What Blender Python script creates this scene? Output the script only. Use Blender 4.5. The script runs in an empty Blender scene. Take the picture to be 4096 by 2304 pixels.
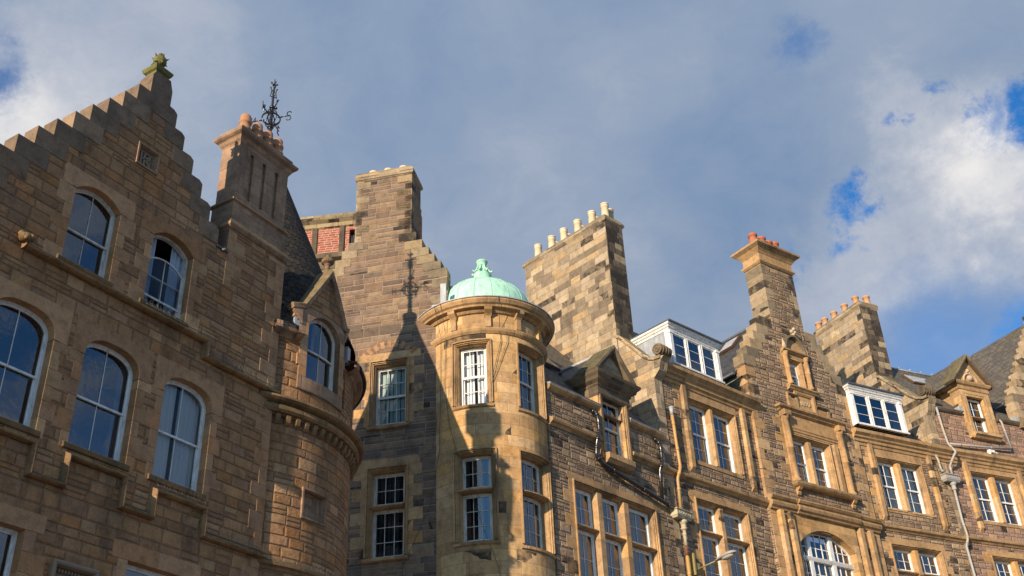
import bpy, bmesh, math, random
from mathutils import Vector, Matrix
from mathutils.geometry import tessellate_polygon
sc = bpy.context.scene
col = sc.collection
R = math.radians
EYE = 1.65                       # eye height above the pavement; every z below is measured from the eye

# ---------------------------------------------------------------- camera
cam = bpy.data.cameras.new("camera"); cam_ob = bpy.data.objects.new("camera", cam); col.objects.link(cam_ob)
cam.sensor_width = 36.0; cam.lens = 37.63; cam.clip_start = .1; cam.clip_end = 5000
PITCH, ROLL = R(31.34), R(-2.62)
_fw = Vector((0, math.cos(PITCH), math.sin(PITCH))); _up = Vector((0, -math.sin(PITCH), math.cos(PITCH))); _rt = Vector((1, 0, 0))
rt = _rt*math.cos(ROLL) + _up*math.sin(ROLL); up = -_rt*math.sin(ROLL) + _up*math.cos(ROLL)
cam_ob.matrix_world = Matrix(((rt.x, up.x, -_fw.x, 0), (rt.y, up.y, -_fw.y, 0), (rt.z, up.z, -_fw.z, EYE), (0, 0, 0, 1)))
sc.camera = cam_ob
sc.view_settings.view_transform = 'Standard'; sc.view_settings.look = 'None'
sc.view_settings.exposure = 0.38; sc.view_settings.gamma = 1.0
sc.cycles.max_bounces = 6; sc.cycles.transparent_max_bounces = 10
sc.cycles.use_denoising = True

# ---------------------------------------------------------------- sun and sky
SUN_AZ, SUN_EL = R(30.0 + 180), R(18.9)      # where the sun stands: low, behind and to the left of the viewer
sl = bpy.data.lights.new("sun", 'SUN'); sl.energy = 5.0; sl.angle = R(.5); sl.color = (1.0, .82, .61)
sun = bpy.data.objects.new("sun", sl); col.objects.link(sun)
sdir = Vector((math.sin(SUN_AZ)*math.cos(SUN_EL), math.cos(SUN_AZ)*math.cos(SUN_EL), math.sin(SUN_EL)))
sun.rotation_euler = (-sdir).to_track_quat('-Z', 'Y').to_euler(); sun.location = sdir*200

class NT:
    """short hand for node trees"""
    def __init__(s, tree): s.t = tree; tree.nodes.clear()
    def put(s, sock, v):
        if isinstance(v, bpy.types.NodeSocket): s.t.links.new(v, sock)
        elif v is not None:
            if hasattr(sock.default_value, '__len__') and not hasattr(v, '__len__'): v = [v]*len(sock.default_value)
            if hasattr(sock.default_value, '__len__') and len(sock.default_value) == 4 and len(v) == 3: v = (*v, 1)
            sock.default_value = v
    def n(s, typ, ins=(), **attrs):
        nd = s.t.nodes.new(typ)
        for k, v in attrs.items(): setattr(nd, k, v)
        for k, v in (ins.items() if isinstance(ins, dict) else enumerate(ins)): s.put(nd.inputs[k], v)
        return nd
    def m(s, op, a, b=None, c=None, clamp=False):
        nd = s.t.nodes.new('ShaderNodeMath'); nd.operation = op; nd.use_clamp = clamp
        for i, v in enumerate((a, b, c)):
            if v is not None: s.put(nd.inputs[i], v)
        return nd.outputs[0]
    def vm(s, op, a, b=None, out=0):
        nd = s.t.nodes.new('ShaderNodeVectorMath'); nd.operation = op; s.put(nd.inputs[0], a)
        if b is not None: s.put(nd.inputs[3 if op == 'SCALE' else 1], b)
        return nd.outputs[out]
    def mix(s, f, a, b, mode='MIX'):
        nd = s.t.nodes.new('ShaderNodeMix'); nd.data_type = 'RGBA'; nd.blend_type = mode; nd.clamp_factor = True
        s.put(nd.inputs[0], f); s.put(nd.inputs[6], a); s.put(nd.inputs[7], b); return nd.outputs[2]
    def smooth(s, v, lo, hi, a=0., b=1.):
        nd = s.t.nodes.new('ShaderNodeMapRange'); nd.interpolation_type = 'SMOOTHSTEP'
        for i, q in enumerate((v, lo, hi, a, b)): s.put(nd.inputs[i], q)
        return nd.outputs[0]
    def ramp(s, f, stops, interp='LINEAR'):
        nd = s.t.nodes.new('ShaderNodeValToRGB'); cr = nd.color_ramp; cr.interpolation = interp
        while len(cr.elements) < len(stops): cr.elements.new(1)
        for e, (p, c) in zip(cr.elements, stops): e.position = p; e.color = (*c[:3], 1)
        s.put(nd.inputs[0], f); return nd.outputs[0]
    def noise(s, vec, scale, detail=3, rough=.55, dim='3D', out=0, dist=0.):
        nd = s.t.nodes.new('ShaderNodeTexNoise'); nd.noise_dimensions = dim
        if dim == '1D': s.put(nd.inputs['W'], vec)
        else: s.put(nd.inputs['Vector'], vec)
        nd.inputs['Scale'].default_value = scale; nd.inputs['Detail'].default_value = detail
        nd.inputs['Roughness'].default_value = rough; nd.inputs['Distortion'].default_value = dist
        return nd.outputs[out]
    def comb(s, x, y, z=0.): return s.n('ShaderNodeCombineXYZ', (x, y, z)).outputs[0]
    def sep(s, v): return s.n('ShaderNodeSeparateXYZ', (v,)).outputs

world = bpy.data.worlds.new("World"); sc.world = world; world.use_nodes = True
W = NT(world.node_tree)
sky = W.n('ShaderNodeTexSky', sky_type='NISHITA', sun_disc=False)
sky.sun_elevation = SUN_EL; sky.sun_rotation = SUN_AZ; sky.air_density = 1.0; sky.dust_density = .6; sky.ozone_density = 2.5
SKY_STRENGTH = .10
d = W.n('ShaderNodeTexCoord').outputs['Generated']
dx, dy, dz = W.sep(d)
den = W.m('ADD', W.m('MAXIMUM', dz, 0.), .22)
cp = W.comb(W.m('DIVIDE', dx, den), W.m('DIVIDE', dy, den), 0.)
wob = W.noise(cp, 2.2, 4, .6, out=1)
cpw = W.vm('ADD', cp, W.vm('SCALE', W.vm('SUBTRACT', wob, (.5, .5, .5)), .28))
big = W.noise(cpw, .85, 5, .55)                       # lit / shaded folds of the cloud deck
fine = W.noise(cpw, 2.6, 9, .64)
dw = W.vm('ADD', d, W.vm('SCALE', W.vm('SUBTRACT', W.noise(d, 9., 9, .70, out=1), (.5, .5, .5)), .145))
def lobe(v, c, r0, r1):                               # 1 near direction c, 0 beyond r1
    return W.smooth(W.vm('DISTANCE', v, c, out=1), r0, r1, 1., 0.)
hole = None
for c, r0, r1, k in (((.438, .694, .572), .010, .042, 1.), ((.311, .784, .536), .004, .030, 1.), ((.300, .800, .520), .0, .022, .85), ((.318, .770, .552), .0, .016, .8), ((.474, .795, .395), .03, .10, 1.), ((.352, .722, .596), .0, .014, .7), ((.372, .70, .61), .0, .016, .7),
                     ((.264, .704, .655), .0, .038, .6), ((-.423, .650, .632), .0, .05, .9), ((.258, .822, .507), .0, .03, .6), ((.405, .71, .575), .0, .03, .65), ((.392, .709, .583), .0, .018, .7),
                     ((.38, .83, .41), .0, .12, .5)):
    l = W.m('MULTIPLY', lobe(dw, c, r0, r1), k)
    hole = l if hole is None else W.m('MAXIMUM', hole, l)
wisp = W.noise(cpw, 6.5, 8, .66)
hole = W.m('MAXIMUM', hole, W.m('MULTIPLY', W.m('MULTIPLY', lobe(dw, (.86, .06, .50), .05, .42), .9), W.smooth(W.noise(cpw, 4.2, 5, .6), .40, .60)))
back = W.smooth(dy, -.15, .35)                        # the cloud thins out overhead and behind, towards the sun
cov = W.m('MULTIPLY', W.m('SUBTRACT', 1., hole), W.smooth(W.m('ADD', fine, W.m('ADD', .10, W.m('MULTIPLY', back, .45))), .50, .72))
white = None
for c, r0, r1, k in (((.342, .712, .602), .0, .05, .17), ((.378, .722, .575), .0, .07, .11), ((.41, .735, .54), .0, .10, .14), ((-.43, .69, .585), .0, .14, .50), ((-.30, .70, .65), .0, .25, .25),
                     ((.36, .78, .51), .0, .10, .24), ((.295, .822, .487), .0, .09, .24), ((.405, .745, .53), .0, .09, .16), ((.20, .845, .50), .0, .08, .12), ((.20, .80, .56), .0, .20, -.20), ((.37, .81, .45), .0, .12, -.22), ((.02, .70, .71), .0, .22, -.04), ((.12, .84, .52), .0, .08, .12), ((.42, .72, .55), .0, .10, .2)):
    l = W.m('MULTIPLY', lobe(dw, c, r0, r1), k)
    white = l if white is None else W.m('ADD', white, l)
glow = lobe(dw, (-.45, -.77, .45), .1, .6)                 # thin bright cloud round the sun
cov = W.m('MAXIMUM', cov, W.m('MULTIPLY', glow, .9))
lum = W.m('ADD', W.m('ADD', W.smooth(big, .34, .66, .0, .40), W.m('ADD', W.m('MULTIPLY', W.m('SUBTRACT', fine, .42), .75), W.m('MULTIPLY', W.m('SUBTRACT', wisp, .5), .34))), white, clamp=True)
lum = W.m('ADD', lum, W.m('ADD', W.m('MULTIPLY', W.m('SUBTRACT', 1., back), .12), W.m('MULTIPLY', glow, .45)), clamp=True)   # unseen clouds behind the viewer and round the sun, brightened as added fill light
ccol = W.ramp(lum, [(0, (.15, .225, .355)), (.3, (.235, .292, .392)), (.6, (.40, .425, .485)), (1, (.80, .765, .71))])
blue = W.vm('MULTIPLY', W.vm('SCALE', sky.outputs[0], SKY_STRENGTH), (.26, .90, 1.42))
skyc = W.mix(cov, blue, ccol)
bg = W.n('ShaderNodeBackground', {'Color': skyc, 'Strength': 1.0})
W.t.links.new(bg.outputs[0], W.n('ShaderNodeOutputWorld').inputs[0])

# ---------------------------------------------------------------- materials
def new_mat(name):
    m = bpy.data.materials.new(name); m.use_nodes = True; return m, NT(m.node_tree)
def finish(N, color, rough=.9, height=None, bump=.5, dist=.02, spec=.3, metallic=0.):
    b = N.n('ShaderNodeBsdfPrincipled', {'Base Color': color, 'Roughness': rough, 'Specular IOR Level': spec, 'Metallic': metallic})
    if height is not None:
        bn = N.n('ShaderNodeBump', {'Strength': bump, 'Distance': dist, 'Height': height}); N.t.links.new(bn.outputs[0], b.inputs['Normal'])
    N.t.links.new(b.outputs[0], N.n('ShaderNodeOutputMaterial').inputs[0])
def masonry(N, u, v, w, h, vwarp=.5, uwarp=.45, split=0., stagger=False):
    """courses of stones of uneven length; returns distance to the nearest joint (m) and two random colours per stone"""
    v1 = N.m('ADD', N.m('DIVIDE', v, h), N.m('MULTIPLY', N.noise(N.m('DIVIDE', v, h), .55, 0, dim='1D'), vwarp*2))
    row = N.m('FLOOR', v1); fv = N.m('FRACT', v1)
    rr = N.n('ShaderNodeTexWhiteNoise', noise_dimensions='1D'); N.put(rr.inputs['W'], row)
    off = N.m('MULTIPLY', row, .5) if stagger else N.m('MULTIPLY', rr.outputs[0], 17.3)
    u0 = N.m('ADD', N.m('DIVIDE', u, w), off)
    if uwarp: u0 = N.m('ADD', u0, N.m('MULTIPLY', N.noise(N.comb(N.m('MULTIPLY', u0, .6), N.m('MULTIPLY', row, 5.7), 0.), 1., 0), uwarp*2.4))
    cl = N.m('FLOOR', u0); fu = N.m('FRACT', u0)
    wn = N.n('ShaderNodeTexWhiteNoise', noise_dimensions='2D'); N.put(wn.inputs['Vector'], N.comb(cl, row, 0.))
    hs = h; sub = 0.
    if split:
        sp = N.m('LESS_THAN', wn.outputs[0], split)
        k = N.m('ADD', sp, 1.)
        f2 = N.m('MULTIPLY', fv, k); sub = N.m('FLOOR', f2); fv = N.m('FRACT', f2); hs = N.m('DIVIDE', h, k)
        # the lower half of a split stone is shifted along
        fu = N.m('FRACT', N.m('ADD', fu, N.m('MULTIPLY', N.m('MULTIPLY', sub, sp), 0.)))
    du = N.m('MULTIPLY', N.m('MINIMUM', fu, N.m('SUBTRACT', 1., fu)), w)
    dv = N.m('MULTIPLY', N.m('MINIMUM', fv, N.m('SUBTRACT', 1., fv)), hs)
    dist = N.m('MINIMUM', du, dv)
    w3 = N.n('ShaderNodeTexWhiteNoise', noise_dimensions='3D'); N.put(w3.inputs['Vector'], N.comb(cl, row, N.m('ADD', sub, .5)))
    return dist, w3.outputs[0], N.sep(w3.outputs[1]), fu, fv
def stone(name, pal, w=.5, h=.25, split=0., mortar=(.16, .13, .10), mw=.012, sooty=.0, soot=(.035, .03, .027), streak=.35, rock=.35, grain=.25,
          vwarp=.5, uwarp=.45, moss=.0, blocks=False, bump=.6, bdist=.03, tone=1., stain_scale=.35, orange=0.):
    m, N = new_mat(name)
    uv = N.sep(N.n('ShaderNodeUVMap').outputs[0])
    geo = N.n('ShaderNodeNewGeometry'); P = geo.outputs['Position']
    wiggle = N.m('MULTIPLY', N.m('SUBTRACT', N.noise(P, 5., 2), .5), .035)
    if blocks:
        rid = N.n('ShaderNodeAttribute', attribute_name='rid').outputs['Fac']
        wn = N.n('ShaderNodeTexWhiteNoise', noise_dimensions='1D'); N.put(wn.inputs['W'], N.m('MULTIPLY', rid, 97.3))
        val = wn.outputs[0]; rnd = N.sep(wn.outputs[1]); dist = None
    else:
        dist, val, rnd, fu, fv = masonry(N, N.m('ADD', uv[0], wiggle), N.m('ADD', uv[1], N.m('MULTIPLY', wiggle, .6)), w, h, vwarp, uwarp, split)
    c = N.ramp(val, [(i/len(pal), p) for i, p in enumerate(pal)], 'CONSTANT')
    mott = N.noise(P, 3.6, 6, .68); fine = N.noise(P, 19., 6, .72)
    c = N.vm('MULTIPLY', c, N.ramp(mott, [(.28, (.62, .60, .58)), (.5, (1., 1., 1.)), (.75, (1.24, 1.20, 1.12))]))
    c = N.vm('SCALE', c, N.m('ADD', .52, N.m('MULTIPLY', fine, .96)))
    c = N.vm('SCALE', c, N.m('ADD', .86, N.m('MULTIPLY', rnd[2], .28)))
    if orange:
        oz = N.smooth(N.noise(N.vm('ADD', P, (31., 7., 3.)), .8, 4, .6), .52, .68)
        c = N.mix(N.m('MULTIPLY', oz, orange), c, (.36, .165, .055))
    pv = N.vm('MULTIPLY', P, (1., 1., .32))
    st = N.noise(pv, stain_scale*2.4, 6, .62)
    stf = N.m('MULTIPLY', N.smooth(st, .50, .74), streak)
    if sooty:
        big = N.smooth(N.noise(N.vm('ADD', P, (11., 5., 2.)), .45, 3), .35, .65)
        pr = N.m('MULTIPLY', sooty, N.m('ADD', .45, N.m('MULTIPLY', big, 1.1)))
        per = N.m('LESS_THAN', rnd[1], pr)
        patch = N.smooth(N.noise(P, 2.6, 4, .6), .33, .6, .45, .95)
        stf = N.m('MAXIMUM', stf, N.m('MULTIPLY', per, patch))
    c = N.mix(stf, c, soot)
    tint = N.n('ShaderNodeAttribute', attribute_name='tint').outputs['Fac']
    c = N.vm('SCALE', c, tint)
    grn = N.m('MULTIPLY', N.noise(P, 34., 5, .7), grain)
    hgt = N.m('ADD', grn, N.m('MULTIPLY', N.noise(P, 9., 4, .6), rock))
    if dist is not None:
        mask = N.smooth(dist, mw*.35, mw*1.25, 1., 0.)
        c = N.mix(N.m('MULTIPLY', mask, .9), c, mortar)
        hgt = N.m('ADD', N.m('MULTIPLY', hgt, N.smooth(dist, 0., .05)), N.m('MULTIPLY', N.smooth(dist, mw*.3, mw*3.2), .55))
    if moss:
        nz = N.sep(geo.outputs['Normal'])[2]
        mf = N.m('MULTIPLY', N.smooth(N.m('ADD', nz, N.m('MULTIPLY', N.noise(P, 2.5, 4), .9)), .55, 1.15), moss)
        c = N.mix(mf, c, N.ramp(N.noise(P, 5., 3), [(.35, (.035, .038, .018)), (.65, (.15, .15, .05))]))
    finish(N, c, .93, hgt, bump, bdist, .2)
    return m
M = {}
# brown-orange squared rubble of the house with the corner turret
M['brown_rubble'] = stone('brown_rubble', [(0.369, 0.202, 0.098), (0.396, 0.216, 0.104), (0.336, 0.182, 0.093), (0.413, 0.227, 0.104), (0.369, 0.211, 0.111), (0.314, 0.176, 0.096), (0.435, 0.256, 0.132), (0.402, 0.197, 0.083), (0.352, 0.197, 0.104), (0.38, 0.204, 0.096)],
    .56, .28, .28, (.215, .14, .085), .0075, 0., streak=.55, vwarp=.3, rock=.8, grain=.5, bump=.85, bdist=.05, orange=.40)
M['brown_dressed'] = stone('brown_dressed', [(0.424, 0.241, 0.129), (0.391, 0.222, 0.116), (0.451, 0.261, 0.138), (0.407, 0.211, 0.1), (0.374, 0.216, 0.121), (0.462, 0.276, 0.145)], blocks=True, streak=.28, rock=.05, grain=.12, bump=.3, orange=.22)
M['sooty_dressed'] = stone('sooty_dressed', [(.27, .185, .12), (.235, .165, .11), (.30, .205, .135), (.215, .15, .105)], blocks=True, streak=.55, rock=.08, grain=.2, bump=.4, moss=.9, soot=(.05, .045, .032))
M['brown_ashlar'] = stone('brown_ashlar', [(0.335, 0.212, 0.136), (0.305, 0.198, 0.126), (0.36, 0.227, 0.145), (0.29, 0.183, 0.121)], .75, .36, 0., (.10, .075, .055), .006, 0., streak=.45, rock=.05, grain=.12, bump=.3, moss=.75)
M['brown_moulding'] = stone('brown_moulding', [(.275, .163, .082), (.297, .178, .090), (.231, .143, .073)], .9, 3., 0., (.07, .055, .04), .006, 0., streak=.65, rock=.08, grain=.2, bump=.35, moss=.8, vwarp=0)
# purple-brown rubble of the corner building and the long front
M['mauve_rubble'] = stone('mauve_rubble', [(0.216, 0.148, 0.101), (0.19, 0.131, 0.093), (0.238, 0.16, 0.101), (0.164, 0.114, 0.085), (0.211, 0.148, 0.106), (0.254, 0.178, 0.114), (0.202, 0.131, 0.089), (0.143, 0.106, 0.081)],
    .62, .24, .45, (.34, .26, .19), .008, .03, streak=.55, rock=.5, grain=.35, bump=.7, bdist=.035)
M['front_rubble'] = stone('front_rubble', [(.355, .247, .158), (.302, .211, .139), (.387, .273, .178), (.265, .185, .125), (.366, .242, .144), (.419, .299, .192), (.323, .227, .154)],
    .42, .205, .38, (.21, .16, .12), .009, .04, streak=.52, rock=1.1, grain=.5, bump=.95, bdist=.05)
M['pink_rubble'] = stone('pink_rubble', [(.38, .235, .16), (.33, .21, .15), (.41, .26, .17), (.29, .19, .145), (.36, .245, .185)],
    .42, .20, .40, (.17, .12, .09), .010, .03, streak=.30, rock=.7, grain=.4, bump=.8, bdist=.04)
M['gold_ashlar'] = stone('gold_ashlar', [(0.5, 0.31, 0.142), (0.465, 0.285, 0.13), (0.53, 0.344, 0.165), (0.44, 0.275, 0.135), (0.51, 0.298, 0.118), (0.405, 0.256, 0.132), (0.55, 0.361, 0.188)],
    .80, .345, 0., (.20, .14, .075), .006, .03, streak=.5, rock=.08, grain=.12, bump=.3, uwarp=.35, vwarp=.0)
M['gold_dressed'] = stone('gold_dressed', [(0.485, 0.304, 0.15), (0.45, 0.277, 0.135), (0.515, 0.332, 0.172), (0.41, 0.258, 0.13), (0.49, 0.288, 0.118), (0.455, 0.308, 0.17), (0.365, 0.234, 0.125)], blocks=True, sooty=.10, streak=.55, rock=.15, grain=.2, bump=.45)
M['gold_moulding'] = stone('gold_moulding', [(0.44, 0.275, 0.138), (0.47, 0.298, 0.15), (0.395, 0.25, 0.125), (0.41, 0.265, 0.14)], .85, 4., 0., (.18, .13, .075), .005, 0., streak=.68, rock=.12, grain=.25, bump=.45, moss=.5, vwarp=0)
M['dark_moulding'] = stone('dark_moulding', [(.16, .125, .085), (.19, .145, .095), (.13, .10, .072)], .85, 4., 0., (.05, .04, .03), .005, 0., streak=.75, rock=.05, grain=.2, bump=.35, moss=.45, vwarp=0)
M['stack_ashlar'] = stone('stack_ashlar', [(.36, .275, .18), (.40, .31, .21), (.315, .24, .16), (.43, .33, .21), (.39, .275, .155), (.25, .195, .135), (.41, .32, .225), (.20, .155, .11), (.34, .27, .19)],
    .70, .30, 0., (.13, .10, .07), .007, .07, streak=.36, rock=.12, grain=.2, bump=.4, uwarp=.45, vwarp=.2, moss=.5)
M['dark_ashlar'] = stone('dark_ashlar', [(.14, .105, .075), (.10, .08, .06), (.17, .13, .09), (.085, .07, .055), (.36, .28, .18), (.12, .095, .07)], .42, .30, 0., (.05, .04, .03), .007, .30, streak=.5, rock=.12, grain=.2, bump=.4, vwarp=.2)
M['stack_dressed'] = stone('stack_dressed', [(.33, .25, .16), (.29, .225, .145), (.37, .28, .185), (.22, .175, .12), (.32, .235, .14)], blocks=True, sooty=.22, streak=.42, rock=.1, grain=.2, bump=.4, moss=.5)
M['red_brick'] = stone('red_brick', [(0.33, 0.104, 0.064), (0.3, 0.09, 0.056), (0.352, 0.126, 0.083), (0.27, 0.086, 0.06)],   .30, .11, 0., (.50, .34, .27), .014, .03, streak=.25, rock=.1, grain=.2, bump=.3, uwarp=0, vwarp=0)
M['worn_stone'] = stone('worn_stone', [(.34, .26, .155), (.29, .22, .13), (.22, .17, .11)], .7, .3, 0., (.1, .08, .06), .006, .25, streak=.6, rock=.7, grain=.4, bump=.8, moss=.6)

def slates(name, pal, w, h, scallop=0., rough=.55, lichen=0.):
    m, N = new_mat(name)
    uv = N.sep(N.n('ShaderNodeUVMap').outputs[0]); P = N.n('ShaderNodeNewGeometry').outputs['Position']
    wig = N.m('MULTIPLY', N.m('SUBTRACT', N.noise(P, 7., 2), .5), .02)
    dist, val, rnd, fu, fv = masonry(N, uv[0], N.m('ADD', uv[1], wig), w, h, 0., .15 if not scallop else 0., 0., True)
    c = N.ramp(val, [(i/len(pal), p) for i, p in enumerate(pal)], 'CONSTANT')
    c = N.vm('SCALE', c, N.m('ADD', .7, N.m('MULTIPLY', N.noise(P, 4., 4), .6)))
    if lichen: c = N.mix(N.m('MULTIPLY', N.smooth(N.noise(P, .9, 5, .6), .45, .65), lichen), c, (.115, .085, .04))
    cx = N.m('MULTIPLY', N.m('SUBTRACT', fu, .5), 2.)
    edge = N.m('MULTIPLY', N.m('MULTIPLY', cx, cx), scallop)
    e = N.m('SUBTRACT', fv, edge)
    gap = N.m('MINIMUM', N.smooth(N.m('ABSOLUTE', N.m('SUBTRACT', e, .04)), .03, .13), N.smooth(N.m('MINIMUM', fu, N.m('SUBTRACT', 1., fu)), .0, .05))
    c = N.mix(N.m('SUBTRACT', 1., gap), c, (.008, .008, .009))
    hgt = N.m('ADD', N.m('MULTIPLY', N.m('FRACT', N.m('SUBTRACT', 1., e)), .6), N.m('MULTIPLY', N.noise(P, 20., 3), .25))
    hgt = N.m('ADD', N.m('MULTIPLY', hgt, gap), N.m('MULTIPLY', rnd[0], .25))
    finish(N, c, rough, hgt, .8, .03, .15 if scallop else .4)
    return m
M['slate'] = slates('slate', [(.040, .042, .047), (.052, .052, .055), (.032, .034, .039), (.062, .058, .055), (.046, .044, .044)], .28, .17, lichen=.4)
M['worn_slate'] = slates('worn_slate', [(.125, .108, .09), (.10, .088, .076), (.145, .125, .10), (.085, .078, .07)], .28, .16, lichen=.5, rough=.8)
M['fish_scale_slate'] = slates('fish_scale_slate', [(.036, .034, .032), (.052, .043, .033), (.027, .027, .029), (.042, .037, .031)], .30, .26, .55, lichen=.35, rough=.85)
M['hung_slate'] = slates('hung_slate', [(.17, .19, .15), (.14, .165, .135), (.20, .21, .17), (.12, .14, .12)], .22, .10, lichen=.2, rough=.8)

def plain(name, c, rough=.6, metal=0., spec=.4, var=.25, scale=3., dirt=None, dirtamt=0., bump=.1):
    m, N = new_mat(name)
    P = N.n('ShaderNodeNewGeometry').outputs['Position']
    t = N.n('ShaderNodeAttribute', attribute_name='tint').outputs['Fac']
    cc = N.vm('SCALE', N.vm('SCALE', N.comb(*c), t), N.m('ADD', 1-var/2, N.m('MULTIPLY', N.noise(P, scale, 5, .6), var)))
    if dirt: cc = N.mix(N.m('MULTIPLY', N.smooth(N.noise(N.vm('MULTIPLY', P, (1., 1., .3)), scale*1.6, 6, .65), .45, .68), dirtamt), cc, dirt)
    finish(N, cc, rough, N.noise(P, 30., 3), bump, .01, spec, metal)
    return m
M['white_paint'] = plain('white_paint', (.80, .79, .77), .45, dirt=(.36, .31, .25), dirtamt=.5, scale=5.)
M['old_white_paint'] = plain('old_white_paint', (.66, .63, .57), .6, dirt=(.28, .22, .16), dirtamt=.6, scale=5.)
M['copper'] = plain('copper', (.41, .70, .55), .7, dirt=(.22, .46, .35), dirtamt=.7, scale=2.6, var=.5)
M['copper_seam'] = plain('copper_seam', (.27, .54, .41), .6)
M['lead'] = plain('lead', (.30, .32, .35), .5, dirt=(.60, .60, .58), dirtamt=.5, scale=3.)
M['dark_lead'] = plain('dark_lead', (.07, .075, .085), .5, dirt=(.16, .16, .16), dirtamt=.4)
M['black_iron'] = plain('black_iron', (.016, .016, .018), .25, spec=.7, dirt=(.04, .03, .025), dirtamt=.25)
M['orange_pipe'] = plain('orange_pipe', (.50, .285, .095), .5, dirt=(.42, .31, .17), dirtamt=.75, scale=1.6)
M['rust'] = plain('rust', (.16, .075, .045), .75, dirt=(.24, .12, .06), dirtamt=.6)
M['cream_iron'] = plain('cream_iron', (.47, .42, .30), .6, dirt=(.24, .13, .06), dirtamt=.55, scale=2.4)
M['grey_pipe'] = plain('grey_pipe', (.36, .355, .34), .55, dirt=(.45, .32, .17), dirtamt=.6, scale=1.3)
M['buff_clay'] = plain('buff_clay', (.66, .50, .31), .8, dirt=(.42, .33, .22), dirtamt=.5, scale=2.)
M['cream_clay'] = plain('cream_clay', (.66, .54, .37), .8, dirt=(.50, .36, .20), dirtamt=.6, scale=2.)
M['peach_clay'] = plain('peach_clay', (.50, .28, .15), .8, dirt=(.52, .30, .16), dirtamt=.5)
M['orange_clay'] = plain('orange_clay', (.40, .20, .10), .8, dirt=(.28, .15, .08), dirtamt=.5)
M['red_clay'] = plain('red_clay', (.42, .14, .075), .8, dirt=(.30, .10, .06), dirtamt=.5)
M['dark_hole'] = plain('dark_hole', (.012, .010, .009), 1.)
M['curtain'] = plain('curtain', (.72, .72, .70), .9, var=.1)
M['blue_curtain'] = plain('blue_curtain', (.42, .50, .60), .9, var=.1)
M['beige_curtain'] = plain('beige_curtain', (.40, .33, .23), .9, var=.15)
M['teal_blind'] = plain('teal_blind', (.42, .52, .50), .8, var=.1)
M['white_blind'] = plain('white_blind', (.82, .84, .86), .8, var=.1)
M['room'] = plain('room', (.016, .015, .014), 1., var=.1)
M['spike_wire'] = plain('spike_wire', (.30, .27, .22), .45, metal=.3)
M['lamp_grey'] = plain('lamp_grey', (.33, .30, .29), .4, var=.1)
M['lamp_lens'] = plain('lamp_lens', (.42, .39, .35), .25, spec=.6, var=.4, scale=9.)
M['olive_paint'] = plain('olive_paint', (.28, .23, .09), .5)
M['wire'] = plain('wire', (.07, .055, .045), .7)
M['mossy_stone'] = plain('mossy_stone', (.17, .155, .05), .95, var=.5, dirt=(.06, .065, .025), dirtamt=.7, scale=6.)
M['carving'] = plain('carving', (.27, .20, .14), .9, var=.4)
M['gold_carving'] = plain('gold_carving', (.48, .37, .25), .9, var=.4)
M['timber'] = plain('timber', (.10, .055, .03), .7, var=.5)
def glass(name, tr=.75, tint=(.75, .8, .85), ior=2.25, dark=(.006, .008, .012)):
    m, N = new_mat(name)
    P = N.n('ShaderNodeNewGeometry').outputs['Position']
    bn = N.n('ShaderNodeBump', {'Strength': .12, 'Distance': .03, 'Height': N.noise(P, 1.5, 3)})
    fr = N.n('ShaderNodeFresnel', {'IOR': ior, 'Normal': bn.outputs[0]})
    gl = N.n('ShaderNodeBsdfGlossy', {'Color': (.95, .97, 1.), 'Roughness': .015, 'Normal': bn.outputs[0]})
    tp = N.n('ShaderNodeBsdfTransparent', {'Color': tint})
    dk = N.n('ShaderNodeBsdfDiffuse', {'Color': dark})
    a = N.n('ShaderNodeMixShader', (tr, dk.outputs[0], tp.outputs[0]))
    b = N.n('ShaderNodeMixShader', (fr.outputs[0], a.outputs[0], gl.outputs[0]))
    N.t.links.new(b.outputs[0], N.n('ShaderNodeOutputMaterial').inputs[0]); return m
M['glass'] = glass('glass', .7)
M['clear_glass'] = glass('clear_glass', .92, (.9, .93, .95), 1.45)
m, N = new_mat('setts')
uv = N.sep(N.n('ShaderNodeUVMap').outputs[0])
dist, val, rnd, fu, fv = masonry(N, uv[0], uv[1], .22, .12, 0., .3)
c = N.vm('SCALE', N.ramp(val, [(0, (.13, .12, .11)), (.3, (.17, .155, .14)), (.6, (.11, .105, .10)), (.8, (.19, .165, .14))], 'CONSTANT'), N.smooth(dist, 0., .012, .4, 1.))
finish(N, c, .8, N.smooth(dist, 0., .03), .5, .02); M['setts'] = m
# ---------------------------------------------------------------- geometry helpers
rng = random.Random(7)
def D(a): a = R(a); return Vector((math.sin(a), math.cos(a), 0))
def frame(px, py, az):
    """wall frame: x along the wall (to the right seen from the street), y into the wall, z up from eye height"""
    t = D(az); n = Vector((-t.y, t.x, 0))
    return Matrix(((t.x, n.x, 0, px), (t.y, n.y, 0, py), (0, 0, 1, EYE), (0, 0, 0, 1)))
KS = Matrix.Translation((0, 0, EYE)) @ Matrix.Scale(1.249, 4) @ Matrix.Translation((0, 0, -EYE))   # the far side of the street is drawn at 1 : 1.249
def kf(px, py, az): return KS @ frame(px, py, az)
class Bend:
    """wraps flat wall coordinates round a cylinder whose face at x = 0 looks towards azimuth a"""
    def __init__(s, cx, cy, rad, a, pre=Matrix.Identity(4)): s.c = (cx, cy); s.r = rad; s.a = R(a); s.m = pre @ Matrix.Translation((cx, cy, EYE))
    def x(s, az): return (math.degrees(s.a)-az)*math.pi/180*s.r
    def __call__(s, p):
        g = s.a - p[0]/s.r; q = s.r - p[1]; return Vector((q*math.sin(g), q*math.cos(g), p[2]))
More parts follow.
